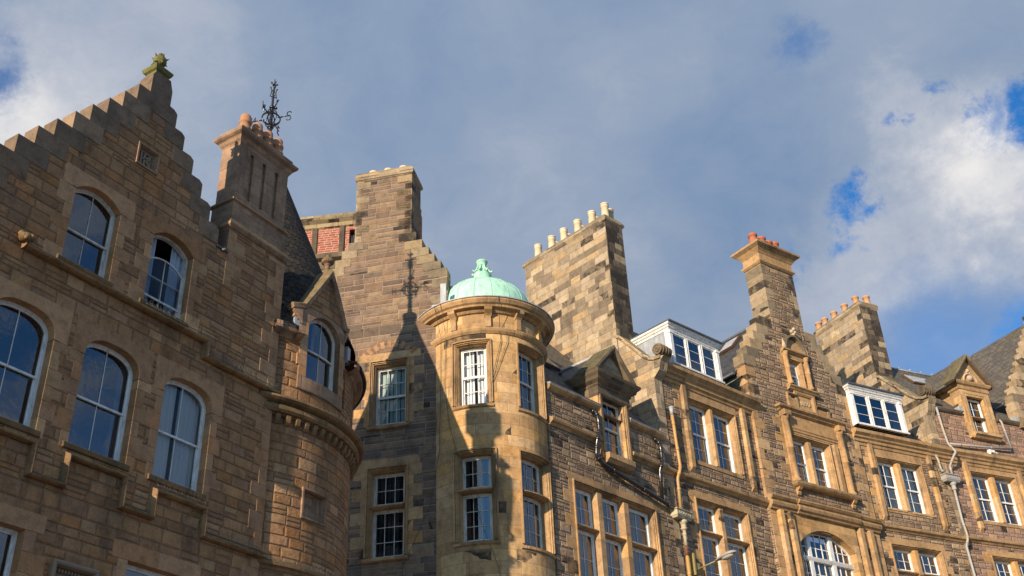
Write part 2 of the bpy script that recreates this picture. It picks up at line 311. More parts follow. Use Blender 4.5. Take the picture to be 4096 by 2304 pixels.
class MB:
    def __init__(s): s.f = []
    def poly(s, pts, t=1., r=.5, uv=None, sm=False):
        s.f.append(([Vector(p) for p in pts], t, r, uv, sm))
    def box(s, x0, x1, y0, y1, z0, z1, t=1., r=.5, c=0.):
        """y0 is the street side; c chamfers its edges"""
        a = [(x0, y0+c, z0), (x1, y0+c, z0), (x1, y0+c, z1), (x0, y0+c, z1)]
        b = [(x0, y1, z0), (x1, y1, z0), (x1, y1, z1), (x0, y1, z1)]
        if c:
            f = [(x0+c, y0, z0+c), (x1-c, y0, z0+c), (x1-c, y0, z1-c), (x0+c, y0, z1-c)]
            for i in range(4): j = (i+1) % 4; s.poly([a[i], a[j], f[j], f[i]], t, r)
        else: f = a
        s.poly(f, t, r); s.poly(b[::-1], t, r)
        for i in range(4): j = (i+1) % 4; s.poly([b[i], b[j], a[j], a[i]], t, r)
    def slab(s, outline, holes=(), y0=0., y1=.4, t=1., r=.5, back=True, front=True, sides=True):
        loops = [list(outline)] + [list(h) for h in holes]
        flat = [p for l in loops for p in l]
        tri = tessellate_polygon([[Vector((p[0], p[1], 0)) for p in l] for l in loops])
        for a in tri:
            q = [flat[i] for i in a]
            if abs((q[1][0]-q[0][0])*(q[2][1]-q[0][1])-(q[2][0]-q[0][0])*(q[1][1]-q[0][1])) < 1e-9: continue
            if (q[1][0]-q[0][0])*(q[2][1]-q[0][1])-(q[2][0]-q[0][0])*(q[1][1]-q[0][1]) < 0: q = q[::-1]
            if front: s.poly([(p[0], y0, p[1]) for p in q], t, r)
            if back: s.poly([(p[0], y1, p[1]) for p in q[::-1]], t, r)
        if sides:
            for l in loops:
                for i in range(len(l)):
                    p, q = l[i], l[(i+1) % len(l)]
                    s.poly([(p[0], y0, p[1]), (p[0], y1, p[1]), (q[0], y1, q[1]), (q[0], y0, q[1])], t, r)
    def sweep(s, path, prof, closed=False, t=1., r=.5, sm=False, caps=True):
        """moulding: prof = [(d, y)], d measured to the left of the path's direction in the wall plane"""
        n = len(path); rows = []
        for i in range(n):
            p = Vector(path[i])
            a = (Vector(path[i])-Vector(path[i-1])).normalized() if (i or closed) else None
            b = (Vector(path[(i+1) % n])-Vector(path[i])).normalized() if (i < n-1 or closed) else None
            if a is None: a = b
            if b is None: b = a
            na, nb = Vector((-a.y, a.x)), Vector((-b.y, b.x)); m = na+nb
            m = m/(m.dot(na)) if m.length > 1e-6 else na
            rows.append([(p.x+m.x*d, y, p.y+m.y*d) for d, y in prof])
        for i in range(n if closed else n-1):
            A, B = rows[i], rows[(i+1) % n]
            for k in range(len(prof)-1): s.poly([A[k], A[k+1], B[k+1], B[k]], t, r, sm=sm)
        if caps and not closed: s.poly(rows[0], t, r); s.poly(rows[-1][::-1], t, r)
    def mould(s, x0, x1, prof, t=1., r=.5, cap=True):
        """straight moulding with section [(y, z)]"""
        for k in range(len(prof)-1):
            (ya, za), (yb, zb) = prof[k], prof[k+1]
            s.poly([(x0, ya, za), (x1, ya, za), (x1, yb, zb), (x0, yb, zb)], t, r)
        if cap:
            s.poly([(x0, y, z) for y, z in prof][::-1], t, r); s.poly([(x1, y, z) for y, z in prof], t, r)
    def ring(s, x0, x1, y0, y1, prof, t=1., r=.5):
        """moulding round a rectangular block: prof = [(overhang, z)]"""
        for k in range(len(prof)-1):
            (oa, za), (ob, zb) = prof[k], prof[k+1]
            A = [(x0-oa, y0-oa, za), (x1+oa, y0-oa, za), (x1+oa, y1+oa, za), (x0-oa, y1+oa, za)]
            B = [(x0-ob, y0-ob, zb), (x1+ob, y0-ob, zb), (x1+ob, y1+ob, zb), (x0-ob, y1+ob, zb)]
            for i in range(4): j = (i+1) % 4; s.poly([A[i], A[j], B[j], B[i]], t, r)
        for o, z in (prof[0], prof[-1]): s.poly([(x0-o, y0-o, z), (x1+o, y0-o, z), (x1+o, y1+o, z), (x0-o, y1+o, z)], t, r)
    def lathe(s, prof, n=24, a0=0., a1=360., c=(0, 0), t=1., sm=True, jag=None):
        """prof = [(radius, z)], angles are azimuths"""
        k = max(r for r, z in prof); full = abs(a1-a0) >= 360; L = 0.
        for i in range(len(prof)-1):
            (ra, za), (rb, zb) = prof[i], prof[i+1]; L2 = L+math.hypot(rb-ra, zb-za)
            for j in range(n):
                g, h = R(a0+(a1-a0)*j/n), R(a0+(a1-a0)*(j+1)/n)
                P = lambda r, a, z: (c[0]+r*math.sin(a), c[1]+r*math.cos(a), z)
                q = [P(ra, g, za), P(ra, h, za), P(rb, h, zb), P(rb, g, zb)]; w = [(g*k, L), (h*k, L), (h*k, L2), (g*k, L2)]
                if ra < 1e-6: q, w = q[1:], w[1:]
                elif rb < 1e-6: q, w = q[:3], w[:3]
                s.poly(q, t, .5, w, sm)
            L = L2
    def tube(s, pts, r, n=8, t=1., cap=True):
        pts = [Vector(p) for p in pts]; rows = []; u = None
        for i, p in enumerate(pts):
            d = (pts[min(i+1, len(pts)-1)]-pts[max(i-1, 0)]).normalized()
            if u is None: u = d.orthogonal().normalized()
            u = (u-d*u.dot(d)).normalized(); v = d.cross(u)
            rr = r[i] if hasattr(r, '__len__') else r
            rows.append([p+(u*math.cos(2*math.pi*k/n)+v*math.sin(2*math.pi*k/n))*rr for k in range(n)])
        for A, B in zip(rows, rows[1:]):
            for k in range(n): j = (k+1) % n; s.poly([A[k], A[j], B[j], B[k]], t, .5, None, n > 5)
        if cap: s.poly(rows[0][::-1], t); s.poly(rows[-1], t)
    def ball(s, c, r, n=10, squash=1.):
        k = n//2; P = [(r*math.sin(math.pi*i/k), c[2]-r*squash*math.cos(math.pi*i/k)) for i in range(k+1)]
        s.lathe(P, n, c=(c[0], c[1]))
    def build(s, name, mat, parent=None, fr=None, step=.22, recalc=True):
        bend = fr if isinstance(fr, Bend) else None
        mw = bend.m if bend else (fr if fr is not None else Matrix.Identity(4))
        bm = bmesh.new(); uvl = bm.loops.layers.uv.new('UVMap')
        ft = bm.faces.layers.float.new('tint'); fi = bm.faces.layers.float.new('rid')
        cache = {}
        for pts, t, r, uv, sm in s.f:
            vs = []
            for p in pts:
                k = (round(p.x, 5), round(p.y, 5), round(p.z, 5))
                if k not in cache: cache[k] = bm.verts.new(p)
                if cache[k] not in vs: vs.append(cache[k])
            if len(vs) < 3: continue
            try: f = bm.faces.new(vs)
            except ValueError: continue
            f[ft] = t; f[fi] = r; f.smooth = sm
            if uv is None:
                f.normal_update(); n = f.normal
                if abs(n.z) > .97: tx, ty = Vector((1, 0, 0)), Vector((0, 1, 0))
                else: tx = Vector((-n.y, n.x, 0)).normalized(); ty = n.cross(tx)
                if ty.z < -.01: ty = -ty
                for l in f.loops: l[uvl].uv = (l.vert.co.dot(tx), l.vert.co.dot(ty))
            else:
                for l in f.loops:
                    i = min(range(len(pts)), key=lambda q: (pts[q]-l.vert.co).length_squared); l[uvl].uv = uv[i]
        if bend:
            xs = [v.co.x for v in bm.verts]
            if max(xs)-min(xs) > step*1.2:
                k = math.ceil(min(xs)/step)
                while k*step < max(xs):
                    bmesh.ops.bisect_plane(bm, geom=bm.verts[:]+bm.edges[:]+bm.faces[:], dist=1e-5, plane_co=(k*step, 0, 0), plane_no=(1, 0, 0)); k += 1
            for v in bm.verts: v.co = bend(v.co)
            for f in bm.faces: f.smooth = False
        if recalc: bmesh.ops.recalc_face_normals(bm, faces=bm.faces[:])
        me = bpy.data.meshes.new(name); bm.to_mesh(me); bm.free()
        me.materials.append(M[mat] if isinstance(mat, str) else mat)
        ob = bpy.data.objects.new(name, me); return link(ob, parent, mw)
MW = {}
def link(ob, parent, mw):
    col.objects.link(ob); MW[ob] = mw.copy()
    if parent is not None:
        ob.parent = parent; ob.matrix_parent_inverse = Matrix.Identity(4); ob.matrix_basis = MW[parent].inverted() @ mw
    else: ob.matrix_basis = mw
    return ob
def thing(name, label, cat, loc, group=None):
    o = bpy.data.objects.new(name, None); o.empty_display_size = .3; link(o, None, Matrix.Translation(loc)); return tag(o, label, cat, group)
def tag(o, label, cat=None, group=None):
    o['label'] = label
    if cat: o['category'] = cat
    if group: o['group'] = group
    return o
def copy_tree(o, parent, mw):
    c = o.copy(); link(c, parent, mw)
    for ch in list(o.children): copy_tree(ch, c, mw @ MW[o].inverted() @ MW[ch])
    return c
def rect(x0, x1, z0, z1): return [(x0, z0), (x1, z0), (x1, z1), (x0, z1)]
def arch_pts(x0, x1, zs, zt, p=2., n=14):
    """points of an arched head from right to left"""
    c, a = (x0+x1)/2, (x1-x0)/2; out = []
    for i in range(n+1):
        th = math.pi*i/n; u = math.cos(th); k = abs(u)**(2/p)*(1 if u >= 0 else -1); w = abs(math.sin(th))**(2/p)
        out.append((c+a*k, zs+(zt-zs)*w))
    return out
def seg_pts(x0, x1, zs, zt, n=12):
    """segmental arch from right to left"""
    a, h = (x1-x0)/2, zt-zs; rad = (a*a+h*h)/(2*h); c = (x0+x1)/2; zc = zt-rad; g = math.asin(a/rad)
    return [(c+rad*math.sin(g-2*g*i/n), zc+rad*math.cos(g-2*g*i/n)) for i in range(n+1)]
def head_fn(pts):
    P = sorted(pts)
    def f(x):
        if x <= P[0][0]: return P[0][1]
        for (xa, za), (xb, zb) in zip(P, P[1:]):
            if x <= xb: return za+(zb-za)*(x-xa)/max(xb-xa, 1e-9)
        return P[-1][1]
    return f

# ---------------------------------------------------------------- building elements
def dressings(mb, x0, x1, z0, z1, rev=.22, lo=.40, sh=.22, h=.30, lint=.34, proud=.008, head=None, sill=.0, left=True, right=True, flip=0):
    """long-and-short jamb stones, head stones and sill of an opening"""
    k = flip; z = z0
    while z < z1-.04:
        zz = min(z+h*rng.uniform(.85, 1.15), z1)
        if z1-zz < .12: zz = z1
        w = lo if k % 2 else sh; w *= rng.uniform(.92, 1.08)
        if left: mb.box(x0-w, x0, -proud, rev, z+.003, zz-.003, rng.uniform(.93, 1.06), rng.random(), .006)
        w = lo if k % 2 else sh; w *= rng.uniform(.92, 1.08)
        if right: mb.box(x1, x1+w, -proud, rev, z+.003, zz-.003, rng.uniform(.93, 1.06), rng.random(), .006)
        z = zz; k += 1
    if head:                                    # arched head cut from one or two large stones
        top = max(p[1] for p in head)+lint
        hs = [p for p in head]
        mb.slab([(x0-lo*.85, z1+.003), (x0-lo*.85, top), (x1+lo*.85, top), (x1+lo*.85, z1+.003)] + [(p[0], max(p[1], z1+.003)) for p in hs], (), -proud, rev, 1., rng.random())
    elif lint:
        xm = (x0+x1)/2
        mb.box(x0-lo*.8, xm-.002, -proud, rev, z1+.003, z1+lint, rng.uniform(.95, 1.05), rng.random(), .006)
        mb.box(xm+.002, x1+lo*.8, -proud, rev, z1+.003, z1+lint, rng.uniform(.95, 1.05), rng.random(), .006)
    if sill: mb.box(x0-.04, x1+.04, -sill, rev, z0-.16, z0-.003, .85, rng.random(), .012)
def quoins(mb, x, side, z0, z1, lo=.55, sh=.30, h=.34, proud=.01, depth=.3):
    z = z0; k = 0
    while z < z1-.05:
        zz = min(z+h*rng.uniform(.85, 1.2), z1); w = (lo if k % 2 else sh)*rng.uniform(.9, 1.1)
        a, b = (x-w, x+.006) if side > 0 else (x-.006, x+w)
        mb.box(a, b, -proud, depth, z+.003, zz-.003, rng.uniform(.92, 1.06), rng.random(), .008); z = zz; k += 1
def quoin(par, fr, mat, *a, **k): mb = MB(); quoins(mb, *a, **k); return mb.build('quoins', mat, par, fr)
def roof_slope(par, fr, mat, x0, x1, y0, z0, y1, z1, gap=None, extra=(), name='main_roof'):
    """slope rising from (y0, z0) to (y1, z1), left open where a dormer (gap = x0, x1, depth) stands in it"""
    zz = lambda y: z0+(z1-z0)*(y-y0)/(y1-y0); mb = MB()
    q = lambda a, b, c, d: mb.poly([(a, c, zz(c)), (b, c, zz(c)), (b, d, zz(d)), (a, d, zz(d))])
    if gap: q(x0, gap[0], y0, gap[2]); q(gap[1], x1, y0, gap[2]); q(x0, x1, gap[2], y1)
    else: q(x0, x1, y0, y1)
    for p in extra: mb.poly(p)
    return mb.build(name, mat, par, fr)
def window(par, fr, x0, x1, z0, z1, y, nx=2, nu=1, nl=1, split=.5, head=None, paint='white_paint', drop=0., curtain=None, cmat='curtain', glassm='glass', depth=.13, fw=.055, label=None, bar=.017, sash2=True, room=.7, lift=0.):
    """timber sash window set at depth y behind the wall face; parts: glass, curtain, room behind"""
    mb = MB()
    zt = head_fn(head) if head else (lambda x: z1)
    path = [(x0, z0)] + ([(x0, zt(x0))] if abs(zt(x0)-z0) > .01 else []) + (sorted(head)[1:-1] if head else []) + [(x1, zt(x1)), (x1, z0)]
    mb.sweep(path, [(0, y+depth), (0, y), (-fw, y), (-fw, y+depth)])
    mb.box(x0+fw, x1-fw, y-.01, y+depth, z0, z0+.05)
    zm = z0+(z1-z0)*split
    xa, xb = x0+fw, x1-fw; pane = MB()
    inner = [(xa+(xb-xa)*i/16, zt(xa+(xb-xa)*i/16)-fw-drop) for i in range(17)] if head else [(xa, z1-fw-drop), (xb, z1-fw-drop)]
    zin = head_fn(inner)
    yu, yl = y+.03, y+.075 if sash2 else y+.03
    def sash(ys, za, zb, top, rows, arched):
        sw = .040 if nx < 3 else .034
        pth = [(xa, za)] + (inner if arched else [(xa, zb), (xb, zb)]) + [(xb, za)]
        mb.sweep(pth, [(0, ys+.04), (0, ys), (-sw, ys), (-sw, ys+.04)])
        mb.box(xa+sw, xb-sw, ys, ys+.042, za, za+(.05 if arched or not sash2 else .07))
        cols = [xa+(xb-xa)*i/nx for i in range(nx+1)]
        zr = [za+(zb-za)*i/rows for i in range(rows+1)]
        for x in cols[1:-1]: mb.box(x-bar/2, x+bar/2, ys+.006, ys+.04, za+.05, (zin(x) if arched else zb)-sw)
        for q in zr[1:-1]: mb.box(xa+sw, xb-sw, ys+.008, ys+.04, q-bar/2, q+bar/2)
        for i in range(nx):
            for j in range(rows):
                o = [rng.uniform(-.004, .004) for _ in range(4)]
                ca, cb, ra, rb = cols[i], cols[i+1], zr[j], zr[j+1]
                if arched and j == rows-1:
                    nn = 5
                    for k in range(nn):
                        p, q = ca+(cb-ca)*k/nn, ca+(cb-ca)*(k+1)/nn
                        pane.poly([(p, ys+.025, ra), (q, ys+.025, ra), (q, ys+.025, zin(q)), (p, ys+.025, zin(p))])
                else: pane.poly([(ca, ys+.025+o[0], ra), (cb, ys+.025+o[1], ra), (cb, ys+.025+o[1]+o[2], rb), (ca, ys+.025+o[0]+o[2], rb)])
    if sash2:
        sash(yu, zm-.02-drop, z1-fw-drop, True, nu, bool(head))
        sash(yl, z0+.05+lift, zm+.03+lift, False, nl, False)
    else: sash(yu, z0+.05, z1-fw, True, nu, bool(head))
    w = mb.build('window', paint, par, fr)
    if label: w['label'] = label
    pane.build('pane', glassm, w, fr, recalc=False)
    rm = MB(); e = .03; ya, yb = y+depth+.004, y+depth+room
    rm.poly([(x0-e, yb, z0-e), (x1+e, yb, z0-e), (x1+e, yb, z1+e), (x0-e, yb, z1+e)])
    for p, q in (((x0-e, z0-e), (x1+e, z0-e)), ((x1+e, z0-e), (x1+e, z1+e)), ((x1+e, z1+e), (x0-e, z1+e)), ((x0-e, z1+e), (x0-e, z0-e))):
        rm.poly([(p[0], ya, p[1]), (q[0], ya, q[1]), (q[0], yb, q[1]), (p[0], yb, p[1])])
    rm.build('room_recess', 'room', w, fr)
    if curtain:
        cb = MB(); yc = y+depth+.05; W_ = x1-x0
        if curtain == 'blinds':
            n = max(4, int(W_/.115)); g = rng.uniform(.2, .8)
            for i in range(n):
                if rng.random() < .14: continue
                xc = x0+W_*(i+.5)/n; hw = W_/n*.40; a = rng.uniform(-.02, .03); bz = z0+rng.uniform(.02, .10)
                cb.box(xc-hw, xc+hw, yc+a, yc+a+.004, bz, z1)
        else:
            spans = {'full': [(0, 1)], 'sides': [(0, .32), (.68, 1)], 'left': [(0, .55)], 'right': [(.5, 1)], 'edge': [(.0, .18), (.84, 1)], 'parted': [(0, .46), (.55, 1)]}[curtain]
            for a, b in spans:
                n = max(6, int((b-a)*W_/.03)); ph = rng.uniform(0, 6)
                pts = []
                for i in range(n+1):
                    x = x0+W_*(a+(b-a)*i/n); pts.append((x, yc+.028*math.sin(x*46+ph)+.014*math.sin(x*101+2*ph)))
                for (xa_, ya_), (xb_, yb_) in zip(pts, pts[1:]): cb.poly([(xa_, ya_, z0), (xb_, yb_, z0), (xb_, yb_, z1), (xa_, ya_, z1)], sm=True)
        c = cb.build('blind' if curtain == 'blinds' else 'curtain', cmat, w, fr)
    return w
def architrave(mb, x0, x1, z0, z1, head=None, prof=None, rev=.24, r=None):
    """moulded stone frame round an opening, splayed in to the sash"""
    prof = prof or [(0, rev), (0, .13), (.04, .06), (.04, .03), (.06, .03), (.07, -.012), (.10, -.012), (.10, .01), (.11, .01), (.112, -.06), (.155, -.06), (.16, .03)]
    path = [(x0, z0)] + [(x0, z1), (x1, z1)] + [(x1, z0)]
    mb.sweep(path, prof, t=1., r=rng.random() if r is None else r)
def mullion(mb, x0, x1, z0, z1, rev=.24, r=None):
    q = [(x0, rev), (x0, .10), (x0+.05, .02), (x0+.05, -.01), (x1-.05, -.01), (x1-.05, .02), (x1, .10), (x1, rev)]
    z = z0; r = rng.random() if r is None else r
    while z < z1-.01:
        zz = min(z1, z+rng.uniform(.5, .8)); rr = rng.random()
        if z1-zz < .2: zz = z1
        for (xa, ya), (xb, yb) in zip(q, q[1:]): mb.poly([(xa, ya, z), (xb, yb, z), (xb, yb, zz), (xa, ya, zz)], rng.uniform(.96, 1.04), rr)
        mb.poly([(x, y, z) for x, y in q]); mb.poly([(x, y, zz) for x, y in q]); z = zz
def transom(mb, x0, x1, z0, z1, rev=.24, out=.0):
    mb.mould(x0, x1, [(rev, z0), (.10, z0), (.03-out, z0+.03), (-.005-out, z0+.05), (-.005-out, z1-.06), (.10, z1), (rev, z1)], 1., rng.random())
def pot(par, mat, fr, x, y, z, prof, holes=0, label=None):
    """chimney pot standing on a stack"""
    mb = MB(); mb.lathe(prof, 16); zt = prof[-1][1]; rt_ = prof[-1][0]
    mb.lathe([(rt_, zt), (rt_*.78, zt), (rt_*.78, zt-.25)], 16)
    o = mb.build('chimney_pot', mat, par, fr @ Matrix.Translation((x, y, z)))
    h = MB(); h.lathe([(0, zt-.2), (rt_*.77, zt-.2)], 12)
    if holes:
        for k in range(holes):
            a = 2*math.pi*(k+.5)/holes; q = prof[-2][0]
            h.box(-.022+q*math.sin(a), .022+q*math.sin(a), -.022+q*math.cos(a), .022+q*math.cos(a), zt-.15, zt-.10)
    return o
def pipe(par, mat, fr, pts, r=.055, name='drainpipe', label=None, y=-.11, collars=(), brackets=False):
    """round cast-iron pipe on a wall; pts are (x, z) or (x, y, z); collars are indices along it"""
    P = [Vector(p) if len(p) == 3 else Vector((p[0], y, p[1])) for p in pts]
    Q = [P[0]]
    for i in range(1, len(P)-1):
        a, b, c = P[i-1], P[i], P[i+1]; k = min(.09, (a-b).length*.4, (c-b).length*.4)
        p, q = b+(a-b).normalized()*k, b+(c-b).normalized()*k
        for j in range(5): u = j/4; Q.append(p*(1-u)**2+b*2*u*(1-u)+q*u*u)
    Q.append(P[-1])
    mb = MB(); mb.tube(Q, r, 10)
    for i in range(len(P)-1):
        a, b = P[i], P[i+1]; L = (b-a).length; d_ = (b-a).normalized()
        n = max(1, int(L/1.15))
        for k in range(n):
            c = a+(b-a)*((k+.35)/n)
            mb.tube([c-d_*.045, c-d_*.04, c+d_*.04, c+d_*.045], [r*1.02, r*1.2, r*1.2, r*1.02], 10)
            if brackets and abs(d_.z) > .5: mb.box(c.x-r*1.6, c.x+r*1.6, c.y+r*.3, -.0+.02, c.z-.018, c.z+.018)
    o = mb.build(name, mat, par, fr)
    if label: o['label'] = label
    return o
def spikes(par, fr, segs, y0, h=.15, gap=.06):
    """strips of upright wire spikes that keep birds off a ledge; segs = [(x0, x1, z)]"""
    mb = MB()
    for x0, x1, z in segs:
        n = int(abs(x1-x0)/gap)
        for i in range(n):
            x = x0+(x1-x0)*(i+.5)/n; l = rng.uniform(-.05, .05); f = -.09*((i % 3)-1) + rng.uniform(-.02, .02)
            a = Vector((x, y0, z)); b = a+Vector((l, f, h*rng.uniform(.8, 1.1)))
            s = .0022
            mb.poly([a+Vector((-s, 0, 0)), a+Vector((s, 0, 0)), b+Vector((s, 0, 0)), b+Vector((-s, 0, 0))])
            mb.poly([a+Vector((0, -s, 0)), a+Vector((0, s, 0)), b+Vector((0, s, 0)), b+Vector((0, -s, 0))])
        mb.box(x0, x1, y0-.012, y0+.012, z-.004, z+.004)
    return mb.build('bird_spikes', 'spike_wire', par, fr)
def letters(par, text, size, fr, x, y, z, mat, name, ex=.012):
    cu = bpy.data.curves.new(name, 'FONT'); cu.body = text; cu.size = size; cu.extrude = ex; cu.align_x = 'CENTER'; cu.align_y = 'CENTER'
    tmp = bpy.data.objects.new(name, cu); col.objects.link(tmp); dg = bpy.context.evaluated_depsgraph_get()
    me = bpy.data.meshes.new_from_object(tmp.evaluated_get(dg)); bpy.data.objects.remove(tmp)
    me.materials.clear(); me.materials.append(M[mat]); at = me.attributes.new('tint', 'FLOAT', 'FACE')
    for q in at.data: q.value = 1.
    o = bpy.data.objects.new(name, me)
    return link(o, par, fr @ Matrix.Translation((x, y, z)) @ Matrix.Rotation(math.pi/2, 4, 'X'))
# ---------------------------------------------------------------- street
mb = MB(); mb.poly([(-400, -400, 0), (400, -400, 0), (400, 400, 0), (-400, 400, 0)])
st = mb.build('street', 'setts'); st['kind'] = 'structure'; st['label'] = 'stone-paved street below the buildings'

# ================================================================ crow-stepped house with the corner turret (left)
FL = frame(-16.42, 9.557, 30.2)
HL = thing('gabled_house', 'brown stone house with a crow-stepped gable, arched sash windows and slate-roofed corner turret', 'house', (-9.0, 26.0, 0))
us = [10.62, 11.04, 11.46, 11.88, 12.29, 12.71, 13.11, 13.49]; zs_ = [16.13, 16.66, 17.17, 17.70, 18.22, 18.74, 19.27, 19.80]
lsteps = [(10.62-.42*k, 16.13-.53*k) for k in range(5, 0, -1)] + list(zip(us, zs_))
rsteps = [(14.84, 19.76), (15.20, 19.21), (15.61, 18.66), (16.02, 18.11), (16.41, 17.57), (16.80, 17.03)]
out = [(-14, -EYE), (19.43, -EYE), (19.43, 17.28), (17.17, 17.28), (17.17, 16.5), (16.75, 16.5)]
for i in range(len(rsteps)-1, -1, -1):
    u, z = rsteps[i]; out += [(u-.02, z-.03)]
    if i: out += [(rsteps[i-1][0]-.02, z-.03)]
out += [(14.5, 19.73), (14.5, 20.3), (13.88, 20.3), (13.88, 19.77)]
for i in range(len(lsteps)-1, -1, -1):
    u, z = lsteps[i]; out += [(u+.02, z-.03)]
    if i: out += [(u+.02, lsteps[i-1][1]-.03)]
out += [(lsteps[0][0]+.02, 12.6), (-14, 12.6)]
op = {}                                             # openings: x0, x1, sill, spring, top, kind
tops = [(12.33, 13.66), (14.72, 16.07)]; mids = [(9.30, 10.20), (11.02, 12.57), (13.39, 14.95), (15.74, 17.31)]; lows = [(11.2, 12.81), (15.42, 17.1)]
mids = mids[1:]
def hl_hole(x0, x1, z0, z1): return rect(x0-.12, x1+.12, z0-.1, z1+.12)
holes = [hl_hole(a, b, 13.72, 15.95) for a, b in tops] + [hl_hole(a, b, 9.50, 12.2) for a, b in mids] + [hl_hole(a, b, 4.6, 7.42) for a, b in lows] + [rect(13.62, 14.62, 5.9, 6.93)] + [rect(13.86, 14.43, 17.42, 17.98)]
mb = MB(); mb.slab(out, holes, 0, .45); mb.build('gable_wall', 'brown_rubble', HL, FL)
# crow-step stones
def steps(par, fr, mat, pts, side, wide, high, y1=.47, proud=.015, cham=.12):
    for u, z in pts:
        mb = MB()
        a, b = (u, u+wide) if side < 0 else (u-wide, u)
        zz = z; t = rng.uniform(.8, 1.02)
        if side > 0: mb.slab([(a, z-high+.01), (b, z-high+.01), (b, z-cham*.75), (b-cham, z), (a, z)], (), -proud, y1, t, rng.random())
        else: mb.slab([(a, z-high+.01), (b, z-high+.01), (b, z), (a, z)], (), -proud, y1, t, rng.random())
        mb.build('crow_step', mat, par, fr)
steps(HL, FL, 'sooty_dressed', [p for p in lsteps if p[0] < 13.3], -1, .86, .53); steps(HL, FL, 'sooty_dressed', rsteps[1:], 1, .72, .54)
mb = MB(); mb.slab([(13.49, 19.27), (14.84, 19.22), (14.84, 19.66), (14.72, 19.76), (14.56, 19.78), (14.56, 20.26), (14.45, 20.60), (13.95, 20.60), (13.86, 20.42), (13.86, 19.80), (13.49, 19.80)], (), -.016, .5, .85, .3); mb.build('apex_stone', 'sooty_dressed', HL, FL)
# quoins of the corner and of the chimney base
quoin(HL, FL, 'brown_dressed', 19.43, 1, 13.1, 17.2, .62, .30, .42)
quoin(HL, FL, 'brown_dressed', 17.18, -1, 15.4, 17.2, .60, .28, .40)
quoin(HL, FL, 'brown_dressed', 19.43, 1, 8.7, 12.9, .55, .28, .42)
quoin(HL, FL, 'brown_dressed', 19.43, 1, -1.5, 8.4, .55, .28, .42)
tops_h = [seg_pts(a, b, 15.66, 15.95) for a, b in tops]; mids_h = [arch_pts(a, b, 11.66, 12.20, 2.5, 18) for a, b in mids]
def hw(a, b, z0, zs, z1, head, sillz, rev, lo, sh, h, lint, paint, flip=0, **k):
    w = window(HL, FL, a, b, z0, z1, rev-.04, 2, 1, 1, k.pop('split', .465), head, paint, **k)
    mb = MB(); dressings(mb, a, b, sillz, zs, rev, lo, sh, h, lint, head=head, flip=flip); mb.build('window_surround', 'brown_dressed', w, FL)
    mb = MB(); mb.box(a-.14, b+.12, -.05, .3, sillz-.005, z0, .7, rng.random(), .02); mb.build('window_sill', 'brown_moulding', w, FL); return w
hw(*tops[0], 13.70, 15.64, 15.95, tops_h[0], 13.58, .24, .46, .22, .40, .24, 'old_white_paint', 1, split=.43)
hw(*tops[1], 13.70, 15.64, 15.95, tops_h[1], 13.58, .24, .46, .22, .40, .24, 'old_white_paint', 1, split=.43, drop=.60, glassm='clear_glass', curtain='sides', cmat='blue_curtain', label='arched sash window with its upper sash pulled down')
hw(*mids[0], 9.5, 11.64, 12.2, mids_h[0], 9.36, .26, .40, .22, .42, .30, 'white_paint')
hw(*mids[1], 9.5, 11.64, 12.2, mids_h[1], 9.36, .26, .40, .22, .42, .30, 'white_paint', curtain='edge', cmat='blue_curtain')
hw(*mids[2], 9.5, 11.64, 12.2, mids_h[2], 9.36, .26, .40, .22, .42, .30, 'white_paint', glassm='clear_glass', curtain='parted', cmat='curtain', label='arched sash window with white curtains drawn')
for a, b in lows: hw(a, b, 4.6, 7.42, 7.42, None, 4.4, .26, .55, .25, .45, .38, 'white_paint')
# string courses: they step down and up round the sills
pr = [(.0, .02), (.0, -.10), (.03, -.17), (.075, -.19), (.10, -.17), (.15, -.06), (.19, .0), (.19, .02)]
prof = [(d-.1, y) for d, y in pr]
mb = MB(); mb.sweep([(11.32, 13.48), (16.83, 13.48), (16.83, 13.04), (19.50, 13.04)], prof); mb.build('string_course', 'brown_moulding', HL, FL)
prl = [(d*.8-.08, y*.85) for d, y in pr]
mb = MB(); mb.sweep([(-14, 9.22), (12.60, 9.22), (12.60, 8.55), (13.40, 8.55), (13.40, 9.22), (14.98, 9.22), (14.98, 8.53), (15.82, 8.53), (15.82, 9.16), (17.42, 9.16), (17.42, 8.50), (19.55, 8.50)], prl)
mb.build('string_course', 'brown_moulding', HL, FL)
for q in [(14.75, 16.78, 13.58), (16.9, 19.45, 13.14), (15.86, 17.40, 9.25), (17.5, 19.5, 8.60)]: spikes(HL, FL, [q], -.11)
# carved stop at the end of the upper string course
mb = MB(); mb.ball((11.30, -.12, 13.60), .15, 12, .8); mb.ball((11.40, -.19, 13.62), .09, 10); mb.ball((11.26, -.22, 13.55), .06, 8); mb.ball((11.22, -.08, 13.68), .08, 8); mb.tube([(11.3, .0, 13.62), (11.3, -.2, 13.56)], .09, 8)
mb.build('carved_stop', 'brown_moulding', HL, FL)
